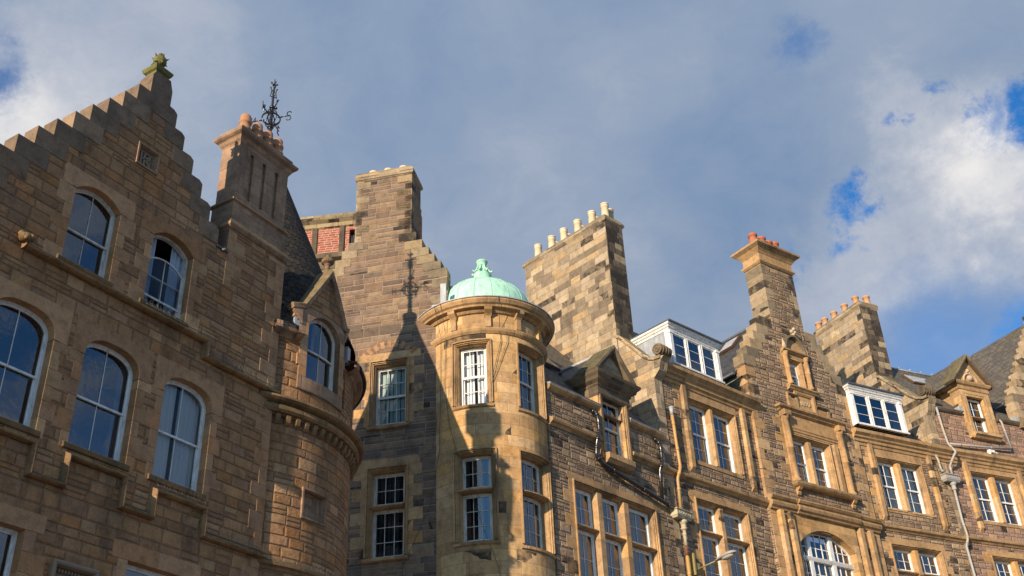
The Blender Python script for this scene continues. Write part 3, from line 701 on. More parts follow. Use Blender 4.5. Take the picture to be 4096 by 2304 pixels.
# monogram panel
mb = MB(); mb.sweep(rect(13.79, 14.50, 17.36, 18.04), [(0, .03), (0, -.05), (.05, -.05), (.08, .02), (.10, .08), (.13, .08), (.15, .12)], closed=True); mb.box(13.9, 14.4, .12, .2, 17.4, 18.0)
pl = mb.build('monogram_panel', 'brown_ashlar', HL, FL)
mb = MB()
def stroke(mb, a, b, w=.055, y0=.07, y1=.125):
    a, b = Vector(a), Vector(b); d_ = (b-a).normalized(); n = Vector((-d_.y, d_.x))*w/2
    q = [a+n, a-n, b-n, b+n]; mb.poly([(p.x, y0, p.y) for p in q])
    for i in range(4): p, r_ = q[i], q[(i+1) % 4]; mb.poly([(p.x, y0, p.y), (r_.x, y0, r_.y), (r_.x, y1, r_.y), (p.x, y1, p.y)])
for a, b in (((14.0, 17.46), (14.0, 17.90)), ((14.11, 17.46), (14.11, 17.90)), ((14.0, 17.70), (14.14, 17.70)), ((14.12, 17.72), (14.36, 17.46)), ((14.14, 17.69), (14.32, 17.92)), ((14.11, 17.90), (14.24, 17.90)), ((14.24, 17.90), (14.29, 17.81)), ((14.29, 17.81), (14.24, 17.71)), ((14.24, 17.71), (14.11, 17.70))): stroke(mb, a, b)
mb.build('monogram', 'carving', pl, FL)
# carved panel between the low windows
mb = MB(); mb.sweep(rect(13.55, 14.70, 5.8, 7.01), [(0, .03), (0, -.06), (.05, -.08), (.09, -.06), (.12, .05), (.12, .16)], closed=True); mb.box(13.65, 14.6, .14, .24, 5.85, 6.95)
for k in range(11): mb.box(13.70+.08*k, 13.745+.08*k, .06, .15, 6.80, 6.87)
for k in range(5): mb.lathe([(.0, .0), (.07, .0), (.07, .04), (.03, .06)], 10, c=(13.8+.16*k, .12)) if False else mb.ball((13.80+.165*k, .13, 6.55), .06, 8)
mb.build('carved_panel', 'carving', HL, FL)
# finial on the gable
ff = FL @ Matrix.Translation((14.16, .2, 20.55)) 
mb = MB(); mb.ring(-.21, .21, -.18, .22, [(0, -.15), (0, .10), (.06, .14), (.09, .22), (.09, .27), (0, .34), (-.1, .38), (-.12, .52)])
mb.lathe([(.10, .50), (.16, .56), (.19, .66), (.17, .76), (.09, .82), (.06, .84)], 12, c=(.0, .02)); mb.ball((0, .02, .90), .075, 10)
for k in range(6):
    a = math.pi/3*k+.3; dr = Vector((math.sin(a), math.cos(a), 0)); c_ = Vector((0, .02, .0)); side = Vector((dr.y, -dr.x, 0))*.06
    for z0_, tipz, tipr in ((.72, .80, .25), (.58, .50, .23)):
        b0 = c_+dr*.14+Vector((0, 0, z0_)); tip = c_+dr*tipr+Vector((0, 0, tipz)); upv = Vector((0, 0, .06))
        for p, q in ((side, upv), (upv, -side), (-side, -upv), (-upv, side)): mb.poly([b0+p, b0+q, tip])
mb.build('gable_finial', 'mossy_stone', HL, ff)
# chimney flush with the wall, at the right end of the gable
mb = MB(); x0, x1, y0, y1 = 17.18, 19.38, -.0, .86
mb.box(17.17, 19.425, .004, .9, 14.5, 17.27); mb.ring(17.20, 19.40, .0, .88, [(0, 17.27), (.04, 17.29), (.10, 17.36), (.10, 17.42), (.0, 17.60), (-.02, 17.62), (-.02, 18.22), (.05, 18.25), (.05, 18.30), (-.05, 18.42)])
grooves = [rect(x-.07, x+.07, 18.56, 20.24) for x in (17.80, 18.31, 18.84)]
mb.slab(rect(17.27, 19.33, 18.38, 20.42), grooves, .07, .80, back=False); mb.box(17.4, 19.2, .15, .3, 18.45, 20.3)
mb.poly([(17.27, .8, 18.38), (17.27, .8, 20.42), (19.33, .8, 20.42), (19.33, .8, 18.38)])
ch = mb.build('chimney', 'brown_ashlar', HL, FL)
mb = MB(); mb.ring(17.27, 19.33, .07, .80, [(0, 20.38), (.02, 20.44), (.06, 20.50), (.10, 20.60), (.20, 20.68), (.22, 20.76), (.08, 20.84), (.08, 20.98), (.0, 21.02)]); mb.build('chimney_cap', 'brown_ashlar', ch, FL)
pp = [(.13, 0), (.185, .02), (.185, .12), (.175, .2), (.19, .24), (.21, .27), (.21, .31), (.18, .35), (.17, .5), (.20, .53), (.20, .58), (.17, .6), (.165, .80), (.14, .84)]
for x in (17.68, 18.19, 18.65, 19.10): pot(ch, 'orange_clay', FL, x, .42, 21.0, pp, 12)
# roof behind the gable
mb = MB(); rz, ru = 19.95, 14.18
for sg, e in ((-1, 6.8), (1, 19.4)):
    ez = rz-abs(e-ru)*1.27
    mb.poly([(ru, .4, rz), (e, .4, ez), (e, 9, ez), (ru, 9, rz)])
mb.build('main_roof', 'slate', HL, FL)
# lead gutter at the foot of the chimney
mb = MB(); mb.box(16.78, 17.2, -.05, .5, 16.40, 16.47); mb.tube([(16.98, .1, 16.42), (17.0, -.18, 16.36)], .045, 8); mb.build('gutter_spout', 'dark_lead', HL, FL)

# ---- corner turret
TC = (-9.17, 29.7); TR_ = 4.1
FB = Bend(*TC, TR_, 120.0); X = FB.x
mt = Matrix.Translation((*TC, EYE))
mb = MB(); mb.slab([(X(152), -EYE), (X(30), -EYE), (X(30), 15.0), (X(101.5), 15.0), (X(101.5), 13.62), (X(132.5), 13.62), (X(132.5), 15.0), (X(152), 15.0)], [rect(X(126.2), X(113.8), 9.82, 10.58)], 0, .4)
mb.build('turret_wall', 'brown_rubble', HL, FB)
mb = MB(); A0, A1 = 149, 20
mb.lathe([(4.0, 12.44), (4.16, 12.44), (4.18, 12.47), (4.30, 12.49), (4.35, 12.56), (4.35, 12.66), (4.30, 12.72), (4.28, 12.74), (4.42, 12.78), (4.48, 12.84), (4.47, 12.90), (4.30, 12.97), (4.05, 13.02)], 56, A0, A1, sm=False)
co = mb.build('turret_cornice', 'brown_moulding', HL, mt)
for k in range(17):
    a = 140.6-4.25*k; g0, g1 = a+.85, a-.85
    xa, xb = X(g0), X(g1); mb = MB()
    mb.mould(xa, xb, [(0, 12.20), (-.05, 12.21), (-.12, 12.26), (-.15, 12.34), (-.17, 12.45), (0, 12.45)], 1., .5)
    mb.build('corbel', 'brown_moulding', co, FB)
mb = MB(); mb.lathe([(4.08, 8.22), (4.13, 8.23), (4.16, 8.30), (4.24, 8.34), (4.25, 8.42), (4.16, 8.48), (4.08, 8.5)], 48, A0, A1, sm=False); mb.build('string_course', 'brown_moulding', HL, mt)
spikes(HL, FB, [(X(144), X(86), 12.95)], -.22); spikes(HL, FB, [(X(143), X(96), 8.47)], -.08); 
mb = MB(); mb.sweep([(X(126.9), 9.77), (X(126.9), 10.63), (X(113.1), 10.63), (X(113.1), 9.77)], [(0, .02), (0, -.06), (-.05, -.06), (-.07, .0), (-.075, .12), (-.12, .12), (-.15, .17)], closed=True); mb.box(X(126), X(114), .17, .25, 9.8, 10.6)
pl = mb.build('date_panel', 'brown_ashlar', HL, FB)
spikes(pl, FB, [(X(125.6), X(114.6), 9.85)], .03)
fdate = frame(TC[0]+math.sin(R(120))*3.94, TC[1]+math.cos(R(120))*3.94, 30.0)
letters(pl, '190', .2, fdate, -.05, .0, 10.22, 'carving', 'date', .008)
# turret dormer
FD = Bend(*TC, 4.14, 117.0)
hd = seg_pts(-.88, .58, 15.62, 16.02)
ol = [(-1.15, 13.45), (.86, 13.45), (.86, 15.70), (.90, 16.1), (-.12, 17.5), (-1.20, 16.0), (-1.15, 15.6)]
hole = [(-.88, 13.85), (.58, 13.85)] + hd
mb = MB(); mb.slab([(-1.15, 13.45), (.86, 13.45), (.86, 16.02), (.60, 16.12), (-.12, 16.12), (-.90, 16.12), (-1.15, 15.98)], [hole], 0, .5); dm = mb.build('turret_dormer', 'brown_ashlar', HL, FD)
mb = MB(); mb.slab([(-1.12, 16.0), (-.9, 16.125), (.6, 16.125), (.84, 16.03), (.80, 16.2), (-.12, 17.46)], (), .02, .5); mb.build('gablet', 'brown_rubble', dm, FD)
mb = MB(); mb.sweep([(-1.48, 15.93), (-1.02, 16.06), (-.12, 17.56), (.74, 16.12), (1.0, 16.16)], [(-.02, .5), (-.02, -.06), (.10, -.10), (.16, -.02), (.16, .5)])
mb.slab([(-1.44, 15.86), (-1.15, 15.5), (-1.15, 15.98), (-1.42, 15.98)], (), -.04, .45); mb.slab([(.86, 15.75), (1.02, 16.1), (.86, 16.14)], (), -.04, .45)
for i in range(3): mb.box(-1.42+.09*i, -1.13, -.02, .42, 15.66-.09*i, 15.75-.09*i)
mb.build('gablet_coping', 'brown_ashlar', dm, FD)
mb = MB(); mb.lathe([(.0, 17.55), (.15, 17.5), (.11, 17.72), (.08, 17.78), (.075, 18.0), (.10, 18.03), (.10, 18.06), (.19, 18.12), (.21, 18.19), (.16, 18.27), (.06, 18.31), (.07, 18.36), (.075, 18.40), (.0, 18.45)], 16, c=(-.12, .15)); mb.build('finial', 'brown_ashlar', dm, FD)
w = window(HL, FD, -.88, .58, 13.85, 16.02, .18, 2, 1, 1, .47, hd, 'old_white_paint', room=.45)
mb = MB(); dressings(mb, -.88, .58, 13.85, 15.60, .22, .34, .26, .36, 0., .006); mb.build('window_surround', 'brown_dressed', w, FD)
# eaves, gutter and conical roof
mb = MB(); E_ = [(4.08, 14.85), (4.14, 14.87), (4.20, 14.95), (4.34, 15.02), (4.38, 15.10), (4.30, 15.12), (4.0, 15.13)]
mb.lathe(E_, 10, 149, 134, sm=False); mb.lathe(E_, 40, 99, 20, sm=False)
for a0, a1 in ((145.5, 143.0), (136.5, 133.6), (101.5, 98.0)): mb.lathe([(4.0, 14.84), (4.3, 14.9), (4.45, 15.0), (4.45, 15.2), (4.0, 15.3)], 3, a0, a1, sm=False)
mb.build('eaves_cornice', 'brown_ashlar', HL, mt)
RC = (-8.52, 30.01); mr = Matrix.Translation((*RC, EYE))
mb = MB(); mb.lathe([(3.42, 16.2), (.40, 23.9), (.12, 24.75)], 60, sm=False); cone = mb.build('turret_roof', 'fish_scale_slate', HL, mr)
mb = MB(); mb.lathe([(4.32, 15.10), (4.05, 15.55), (3.75, 16.25)], 10, 149, 134, sm=False); mb.lathe([(4.32, 15.10), (4.05, 15.55), (3.75, 16.25)], 40, 99, 10, sm=False); mb.build('skirt_roof', 'fish_scale_slate', HL, mt)
mb = MB(); mb.lathe([(4.34, 15.10), (4.40, 15.10), (4.40, 15.18), (4.34, 15.2)], 60, 99, 20); mb.tube([(3.86*math.sin(R(a)), 3.86*math.cos(R(a)), 16.10) for a in range(170, 137, -3)], .07, 8)
mb.tube([(4.42*math.sin(R(a)), 4.42*math.cos(R(a)), 15.16) for a in range(98, 50, -3)], .07, 8)
mb.build('gutter', 'black_iron', HL, mt)
mb = MB()
for a in (134.5, 100.):
    mb.box(X(a)-.12, X(a)+.12, -.05, .4, 15.2, 15.75, 1., .5)
mb.build('flashing', 'lead', HL, Bend(*TC, TR_, 120.0))
# weather vane
WV = thing('weather_vane', 'black wrought-iron weather vane with compass letters on the turret roof', 'weather vane', (*RC, EYE+24.7))
mw = Matrix.Translation((*RC, EYE+24.7)) @ Matrix.Scale(.86, 4)
mb = MB(); mb.lathe([(.30, -.35), (.34, .0), (.30, .12), (.13, .2), (.11, .3), (.085, 1.1), (.075, 1.6), (.06, 2.0), (.045, 2.9), (.03, 3.4), (.012, 3.75)], 12)
mb.lathe([(.04, .95), (.14, .98), (.14, 1.02), (.04, 1.05)], 12); mb.lathe([(.05, 2.02), (.12, 2.06), (.13, 2.14), (.05, 2.2)], 10)
mb.build('mast', 'black_iron', WV, mw)
mb = MB(); HC = 1.5
for k in range(3):
    m_ = Matrix.Rotation(R(60*k+20), 4, 'Z') @ Matrix.Rotation(R(90), 4, 'X')
    mb.tube([m_ @ Vector((.38*math.cos(t*math.pi/14), .38*math.sin(t*math.pi/14), 0)) + Vector((0, 0, HC)) for t in range(29)], .026, 6)
mb.tube([Vector((.38*math.cos(t*math.pi/14), .38*math.sin(t*math.pi/14), HC)) for t in range(29)], .03, 6)
mb.build('globe', 'black_iron', WV, mw)
def glyph(ch_):
    return {'S': [[(.10, .16), (.06, .22), (-.06, .22), (-.10, .14), (-.05, .03), (.06, -.03), (.10, -.14), (.05, -.22), (-.07, -.22), (-.11, -.16)]], 'N': [[(-.09, -.2), (-.09, .2), (.09, -.2), (.09, .2)]],
            'E': [[(.10, .2), (-.08, .2), (-.08, -.2), (.10, -.2)], [(-.08, 0), (.06, 0)]], 'W': [[(-.13, .2), (-.06, -.2), (0, .1), (.06, -.2), (.13, .2)]]}[ch_]
mb = MB(); a_s = 100.0
for k, ch_ in enumerate('SWNE'):
    dv = D(a_s+90*k); mb.tube([dv*.30+Vector((0, 0, HC)), dv*.86+Vector((0, 0, HC))], .026, 6)
    mb.ball(dv*.46+Vector((0, 0, HC)), .045, 8)
    for st_ in glyph(ch_): mb.tube([dv*(.80+x*.95)+Vector((0, 0, HC+z*1.0)) for x, z in st_], .026, 5)
mb.build('compass_arms', 'black_iron', WV, mw)
mb = MB()
for k in range(4):
    dv = D(a_s+45+90*k)
    mb.tube([dv*.03+Vector((0, 0, 2.72)), dv*.15+Vector((0, 0, 2.70)), dv*.11+Vector((0, 0, 2.85)), dv*.10+Vector((0, 0, 3.05)), dv*.14+Vector((0, 0, 3.16))], [.03, .02, .025, .02, .02], 6); mb.ball(dv*.14+Vector((0, 0, 3.19)), .042, 8)
    mb.tube([dv*.03+Vector((0, 0, 3.38)), dv*.12+Vector((0, 0, 3.46))], .03, 6); mb.ball(dv*.13+Vector((0, 0, 3.47)), .045, 8)
dv = D(85)
mb.tube([dv*.04+Vector((0, 0, 2.1)), dv*.12+Vector((0, 0, 2.2)), dv*.24+Vector((0, 0, 2.55))], .025, 6); mb.tube([dv*.14+Vector((0, 0, 2.25)), dv*.2+Vector((0, 0, 2.55))], .03, 6); mb.ball(dv*.16+Vector((0, 0, 2.08)), .07, 8)

mb.build('vane_scrolls', 'black_iron', WV, mw)
# ================================================================ corner building: gable, round tower, short front
FC = kf(-2.603, 29.887, 101.1)
HC_ = thing('corner_building', 'corner building of purple-brown stone with a round golden tower under a green copper dome', 'building', (0, 38.7, 0))
rs = [(-.57, 20.68), (-.36, 20.33), (-.13, 19.99), (.07, 19.68), (.29, 19.36), (.48, 19.06)]
ls = [(-2.99, 20.63), (-3.21, 20.33), (-3.43, 20.0), (-3.65, 19.68), (-3.87, 19.36), (-4.09, 19.04), (-4.31, 18.72), (-4.53, 18.4), (-4.75, 18.08)]
out = [(-7, -EYE), (.50, -EYE), (.50, 19.03)]
for i in range(len(rs)-1, -1, -1): out += [(rs[i][0]-.01, rs[i][1]-.02)] + ([(rs[i-1][0]-.01, rs[i][1]-.02)] if i else [])
out = out[:2] + out[3:]
out += [(-.77, 20.66), (-.77, 22.9), (-2.75, 22.9), (-2.75, 20.61)]
for i, (u, z) in enumerate(ls): out += [(u+.01, z-.02)] + ([(u+.01, ls[i+1][1]-.02)] if i < len(ls)-1 else [])
out += [(-4.75, 14.0), (-7, 14.0)]
cw = [(-1.91, -.91, 13.68, 15.76), (-1.90, -.90, 9.55, 12.15)]
mb = MB(); mb.slab(out, [rect(a-.1, b+.1, z0-.08, z1+.1) for a, b, z0, z1 in cw], 0, .5); mb.build('gable_wall', 'mauve_rubble', HC_, FC)
mb = MB(); mb.box(-2.77, -.75, .012, 1.07, 20.3, 23.26); ch = mb.build('chimney', 'mauve_rubble', HC_, FC)
mb = MB(); mb.ring(-2.77, -.75, 0, 1.07, [(0, 23.20), (.05, 23.25), (.07, 23.31), (.07, 23.36), (.02, 23.52), (.0, 23.56)]); mb.build('chimney_cap', 'stack_ashlar', ch, FC)
quoin(ch, FC, 'stack_dressed', -.75, 1, 20.7, 23.2, .52, .26, .31, .0, .3); quoin(ch, FC, 'stack_dressed', -2.77, -1, 20.6, 23.2, .50, .24, .31, .0, .3)
p3 = [(.12, 0), (.15, .05), (.13, .26), (.17, .31), (.17, .36), (.15, .39)]
for x in (-2.35, -1.79, -1.22): pot(ch, 'buff_clay', FC, x, .5, 23.54, p3)
steps(HC_, FC, 'stack_dressed', rs, 1, .62, .345, .5, .012, .0); steps(HC_, FC, 'stack_dressed', ls, -1, .55, .33, .5, .012)
quoin(HC_, FC, 'stack_dressed', .50, 1, 17.4, 19.0, .5, .3, .33, .006, .3)
mb = MB()
for k in range(9):                                       # relieving arch over the upper window
    a = R(-46+92*k/8.); c0, z0_ = -1.43, 15.35; w_ = .062
    q = [(c0+math.sin(a-w_*.93)*r_, z0_+math.cos(a-w_*.93)*r_) for r_ in (1.0, 1.25)] + [(c0+math.sin(a+w_*.93)*r_, z0_+math.cos(a+w_*.93)*r_) for r_ in (1.25, 1.0)]
    if k in (0, 1, 2, 3, 4, 5, 6, 7, 8): mb.slab(q, (), -.012, .2, rng.uniform(.85, 1.0), rng.random())
mb.build('relieving_arch', 'brown_dressed', HC_, FC)
def big_window(par, fr, x0, x1, z0, z1, rev, nx, nu, nl, mat='gold', zt=None, curtain=None, cmat='curtain', split=.5, aw=.15, lo=.46, sill=.10, paint='white_paint', gl='glass', rubble=True, tdepth=.2, cm2=None, prof=None, lift=0., n2=None, lift2=0.):
    """sash window in a moulded surround; zt = (z0, z1) of a stone transom that splits it into two lights"""
    d_, m_ = mat+'_dressed', mat+'_moulding'
    kw = dict(curtain=curtain, cmat=cmat, paint=paint, glassm=gl, depth=.12)
    if zt:
        w = window(par, fr, x0, x1, z0, zt[0], rev, nx, nl, nl, .5, lift=lift, sash2=False, **{**kw, 'curtain': curtain}) if n2 is None else window(par, fr, x0, x1, z0, zt[0], rev, nx, n2, n2, .5, sash2=False, lift=lift, **kw)
        window(par, fr, x0, x1, zt[1], z1, rev, nx, nu, nu, .5, sash2=False, **kw)
    else: w = window(par, fr, x0, x1, z0, z1, rev, nx, nu, nl, split, lift=lift, **kw)
    mb = MB(); architrave(mb, x0, x1, z0, z1, rev=rev+.05, prof=prof); mb.build('architrave', m_, w, fr)
    if zt: mb = MB(); transom(mb, x0, x1, zt[0], zt[1], rev+.05, .02); mb.build('transom', m_, w, fr)
    if rubble: mb = MB(); dressings(mb, x0-aw, x1+aw, z0-.02, z1+aw, rev, lo, .16, .33, .26, .006); mb.build('window_surround', d_, w, fr)
    mb = MB(); mb.mould(x0-aw-.04, x1+aw+.04, [(rev+.05, z0), (.1, z0), (-sill, z0-.05), (-sill, z0-.13), (-sill+.04, z0-.16), (.1, z0-.17)], .85); mb.build('window_sill', m_, w, fr)
    return w
M['grey_dressed'] = M['gold_dressed']
big_window(HC_, FC, *cw[0], .27, paint='old_white_paint', nx=3, nu=2, nl=2, curtain='blinds', cmat='teal_blind', gl='clear_glass', lift=.06)
big_window(HC_, FC, *cw[1], .27, 3, 2, 3, paint='old_white_paint', zt=(11.02, 11.14), curtain='blinds', cmat='teal_blind', n2=3)

# ---- round tower
TT = (-1.0, 31.1); mtt = KS @ Matrix.Translation((*TT, EYE))
FT = Bend(*TT, 1.94, 170.0, KS); XT = FT.x
tw = [(204.3, 176.4, 13.80, 15.80), (143.2, 112.3, 13.74, 15.80), (204.3, 174.8, 9.60, 12.18), (145.6, 111.6, 9.50, 12.18)]
mb = MB(); mb.slab([(XT(242), -EYE), (XT(60), -EYE), (XT(60), 17.1), (XT(242), 17.1)], [rect(XT(a)-.1, XT(b)+.1, z0-.08, z1+.1) for a, b, z0, z1 in tw], 0, .4)
twr = mb.build('tower_wall', 'gold_ashlar', HC_, FT)
for i, (a, b, z0, z1) in enumerate(tw):
    up_ = i < 2
    big_window(HC_, FT, XT(a), XT(b), z0, z1, .27, 3, 2, 2, paint='old_white_paint' if i else 'white_paint', zt=None if up_ else (11.03, 11.17), curtain='blinds' if up_ else ('edge' if i == 2 else 'sides'), cmat='white_blind' if i == 0 else ('teal_blind' if i == 1 else 'beige_curtain'),
               gl='clear_glass' if i == 0 else 'glass', rubble=False, sill=.05, aw=.14, n2=None if up_ else 3, lift=0. if i != 2 else .0)
mb = MB(); mb.lathe([(1.90, 16.13), (1.97, 16.15), (2.03, 16.22), (2.06, 16.29), (2.06, 16.32), (1.98, 16.37), (1.90, 16.38)], 48, 240, 70, sm=False); mb.build('band_course', 'gold_moulding', HC_, mtt)
mb = MB(); mb.lathe([(1.95, 16.86), (2.0, 16.88), (2.05, 16.94), (2.05, 16.98), (2.19, 17.0), (2.21, 17.06), (2.27, 17.10), (2.33, 17.20), (2.33, 17.26), (2.28, 17.28)], 56, 245, 70, sm=False); cor = mb.build('tower_cornice', 'gold_moulding', HC_, mtt)
mb = MB(); mb.lathe([(2.28, 17.265), (2.36, 17.265), (2.36, 17.30), (1.6, 17.55)], 56, 245, 70, sm=False); mb.build('lead_flashing', 'lead', cor, mtt)
for a in (206.2, 174.0, 145.0, 116.0, 90.):
    mb = MB(); x0, x1 = XT(a+2.6), XT(a-2.6)
    mb.box(x0, x1, -.09, .05, 16.36, 16.78, 1., rng.random(), .01); mb.mould(x0-.02, x1+.02, [(.05, 16.72), (-.09, 16.74), (-.13, 16.80), (-.24, 16.90), (-.26, 16.99), (.05, 16.99)], 1., rng.random())
    mb.build('frieze_bracket', 'gold_dressed', HC_, FT)
dp = [(1.70, 17.35), (1.69, 17.7), (1.64, 18.0), (1.53, 18.28), (1.34, 18.53), (1.12, 18.73), (.88, 18.88), (.60, 19.0), (.32, 19.07), (0, 19.1)]
mb = MB(); mb.lathe(dp, 72); dome = mb.build('dome', 'copper', HC_, mtt)
mb = MB()
for k in range(18):
    a = R(20*k+8); mb.tube([((r_+.004)*math.sin(a), (r_+.004)*math.cos(a), z+.002) for r_, z in dp[:-1]], .010, 6)
mb.tube([(1.125*math.sin(R(5*k)), 1.125*math.cos(R(5*k)), 18.73) for k in range(73)], .010, 6)
mb.build('dome_seams', 'copper_seam', dome, mtt)
mb = MB(); Z = lambda q: 19.5+(q-19.44)*.70; mb.lathe([(.42, 18.95), (.33, 19.15), (.30, 19.35), (.29, 19.5)], 20)
mb.lathe([(r_*.9, Z(z)) for r_, z in [(.30, 19.40), (.30, 19.50), (.20, 19.52), (.17, 19.62), (.145, 19.85), (.15, 19.95), (.19, 19.98), (.19, 20.02), (.16, 20.05), (.20, 20.12), (.22, 20.17), (.22, 20.21), (.19, 20.25), (.0, 20.27)]], 24)
for k in range(8):
    dv = D(45*k+12)*.92; mb.tube([dv*.14+Vector((0, 0, Z(20.0))), dv*.20+Vector((0, 0, Z(19.80))), dv*.27+Vector((0, 0, Z(19.60))), dv*.36+Vector((0, 0, Z(19.50))), dv*.39+Vector((0, 0, Z(19.57))), dv*.34+Vector((0, 0, Z(19.60)))], [.02, .028, .032, .036, .03, .024], 6)
    mb.tube([dv*.155+Vector((0, 0, Z(19.5))), dv*.15+Vector((0, 0, Z(19.95)))], .022, 6); mb.ball(dv*.19+Vector((0, 0, Z(19.93))), .028, 6)
mb.build('dome_finial', 'copper', dome, mtt)
mb = MB(); mb.box(.12, .52, -.5, .35, 17.3, 17.38); mb.box(.42, .60, -.55, -.45, 17.3, 18.1); mb.build('flashing', 'lead', HC_, FC)

# ---- short front with the stone dormer
F1 = kf(1.6854, 31.4444, 42.0)
lights = [(0.0, .97), (1.30, 2.32), (2.66, 3.95)]; L0, L1 = 0.0, 3.95
mb = MB(); mb.slab([(-1.12, -EYE), (5.45, -EYE), (5.45, 14.9), (-1.12, 14.9)], [rect(-.12, 4.07, 8.0, 12.05), rect(1.52, 2.9, 13.25, 14.85)], 0, .5)
mb.build('front_wall', 'front_rubble', HC_, F1)
def lightset(par, fr, lights, z0, z1, zt, rev, nx, nu, nl, curtains, cmat='blue_curtain', sash2=False, paint='white_paint', gl='glass'):
    """row of lights between stone mullions, with a transom when zt is given"""
    x0, x1 = lights[0][0], lights[-1][1]; first = None
    for i, (a, b) in enumerate(lights):
        cu = curtains[i % len(curtains)]
        if zt:
            w = window(par, fr, a, b, z0, zt[0], rev, nx, nl, nl, .5, sash2=sash2, curtain=cu, cmat=cmat, paint=paint, glassm=gl)
            w2 = window(par, fr, a, b, zt[1], z1, rev, nx, nu, nu, .5, sash2=False, curtain=cu, cmat=cmat, paint=paint, glassm=gl)
        else: w = window(par, fr, a, b, z0, z1, rev, nx, nu, nl, .5, curtain=cu, cmat=cmat, paint=paint, glassm=gl)
        first = first or w
    mb = MB(); architrave(mb, x0, x1, z0, z1, rev=rev+.05); mb.build('architrave', 'gold_moulding', first, fr)
    for (a, b), (c_, d_) in zip(lights, lights[1:]): mb = MB(); mullion(mb, b, c_, z0, z1, rev+.05); mb.build('mullion', 'gold_dressed', par, fr)
    if zt:
        for a, b in lights: mb = MB(); transom(mb, a, b, zt[0], zt[1], rev+.05, .0); mb.build('transom', 'gold_moulding', par, fr)
    mb = MB(); mb.mould(x0-.06, x1+.06, [(rev+.05, z0), (.1, z0), (-.03, z0-.05), (-.03, z0-.20), (.1, z0-.21)], .92); mb.build('window_sill', 'gold_moulding', first, fr)
    return first
w = lightset(HC_, F1, lights, 8.1, 11.94, (10.62, 10.76), .22, 2, 2, 3, ['sides', 'edge', 'right'])
mb = MB(); dressings(mb, -.14, 4.09, 8.0, 12.09, .2, .48, .2, .36, .0, .006); mb.box(-.4, 4.4, -.006, .2, 12.093, 12.32, 1., .4); mb.build('window_surround', 'gold_dressed', w, F1)
sprof = [(.02, 13.62), (-.04, 13.63), (-.08, 13.68), (-.10, 13.70), (-.17, 13.74), (-.19, 13.80), (-.19, 13.84), (.02, 13.95)]
def string(par, fr, x0, x1, dz=0., mat='gold_moulding', s=1.): mb = MB(); mb.mould(x0, x1, [(y*s, z+dz) for y, z in sprof]); return mb.build('string_course', mat, par, fr)
string(HC_, F1, -1.1, 1.46); string(HC_, F1, 3.0, 5.4, -.03)
eprof = [(.02, 14.82), (-.05, 14.84), (-.12, 14.90), (-.16, 14.98), (-.16, 15.02), (.1, 15.06)]
for a, b in ((-1.1, 1.42), (3.05, 5.1)):
    mb = MB(); mb.mould(a, b, eprof); g = mb.build('eaves_course', 'gold_moulding', HC_, F1)
    mb = MB(); mb.mould(a, b, [(-.16, 15.02), (-.18, 15.06), (.25, 15.17), (.25, 15.1)]); mb.build('lead_gutter', 'lead', g, F1)
roof_slope(HC_, F1, 'worn_slate', -1.05, 5.2, 0., 15.0, 6.6, 22.6, (1.42, 3.0, 1.95), [[(-1.05, 6.6, 22.6), (5.2, 6.6, 22.6), (5.2, 13, 15), (-1.05, 13, 15)]])
mb = MB(); rp = Matrix.Rotation(math.atan(1.152), 4, 'X')
mb.box(-.45, .45, 0, 1.05, .05, .16); sk = mb.build('skylight', 'dark_lead', HC_, F1 @ Matrix.Translation((1.25, 1.75, 17.02)) @ rp)
mb = MB(); mb.poly([(-.38, .08, .168), (.38, .08, .168), (.38, .97, .168), (-.38, .97, .168)]); mb.build('pane', 'glass', sk, F1 @ Matrix.Translation((1.25, 1.75, 17.02)) @ rp, recalc=False)
# dormer
mb = MB(); mb.slab([(1.40, 13.2), (3.02, 13.2), (3.02, 15.5), (1.40, 15.5)], [rect(1.62, 2.72, 13.42, 15.45)], -.10, 1.9, back=False); dmr = mb.build('stone_dormer', 'gold_ashlar', HC_, F1)
w = window(HC_, F1, 1.62, 2.72, 13.42, 15.45, .10, 2, 2, 2, .5, paint='old_white_paint', curtain='sides', cmat='beige_curtain')
mb = MB(); mb.sweep([(1.62, 13.42), (1.62, 15.45), (2.72, 15.45), (2.72, 13.42)], [(0, .15), (0, .02), (.03, -.04), (.03, -.08), (.06, -.08), (.08, -.13), (.13, -.13), (.13, -.15), (.18, -.15), (.18, -.05)]); mb.build('architrave', 'gold_moulding', w, F1)
mb = MB(); mb.mould(1.50, 2.86, [(.1, 13.42), (-.30, 13.36), (-.30, 13.18), (-.24, 13.14), (-.18, 13.06), (-.02, 13.02)], 1.); mb.build('window_sill', 'gold_moulding', w, F1)
mb = MB(); mb.ring(1.40, 3.04, -.12, 1.9, [(0, 15.42), (.04, 15.50), (.04, 15.74), (.09, 15.78), (.09, 15.84), (.22, 15.92), (.25, 16.02), (.34, 16.10), (.37, 16.20), (.30, 16.24)]); mb.build('entablature', 'dark_moulding', dmr, F1)
mb = MB(); mb.slab([(1.32, 16.2), (3.16, 16.2), (2.28, 17.3)], (), -.12, .3); mb.build('pediment', 'stack_ashlar', dmr, F1)
mb = MB(); mb.sweep([(1.10, 16.18), (2.28, 17.40), (3.36, 16.18)], [(-.10, .6), (-.10, -.30), (.02, -.36), (.10, -.34), (.10, .6)]); mb.build('pediment_coping', 'dark_moulding', dmr, F1)
mb = MB(); ap = (2.28, .5, 17.38)
mb.poly([(2.28, .2, 17.40), (1.05, .2, 16.12), (1.05, 1.6, 16.12), (2.28, 2.6, 17.40)]); mb.poly([(2.28, .2, 17.40), (3.45, .2, 16.12), (3.45, 1.6, 16.12), (2.28, 2.6, 17.40)]); mb.build('dormer_roof', 'slate', dmr, F1)
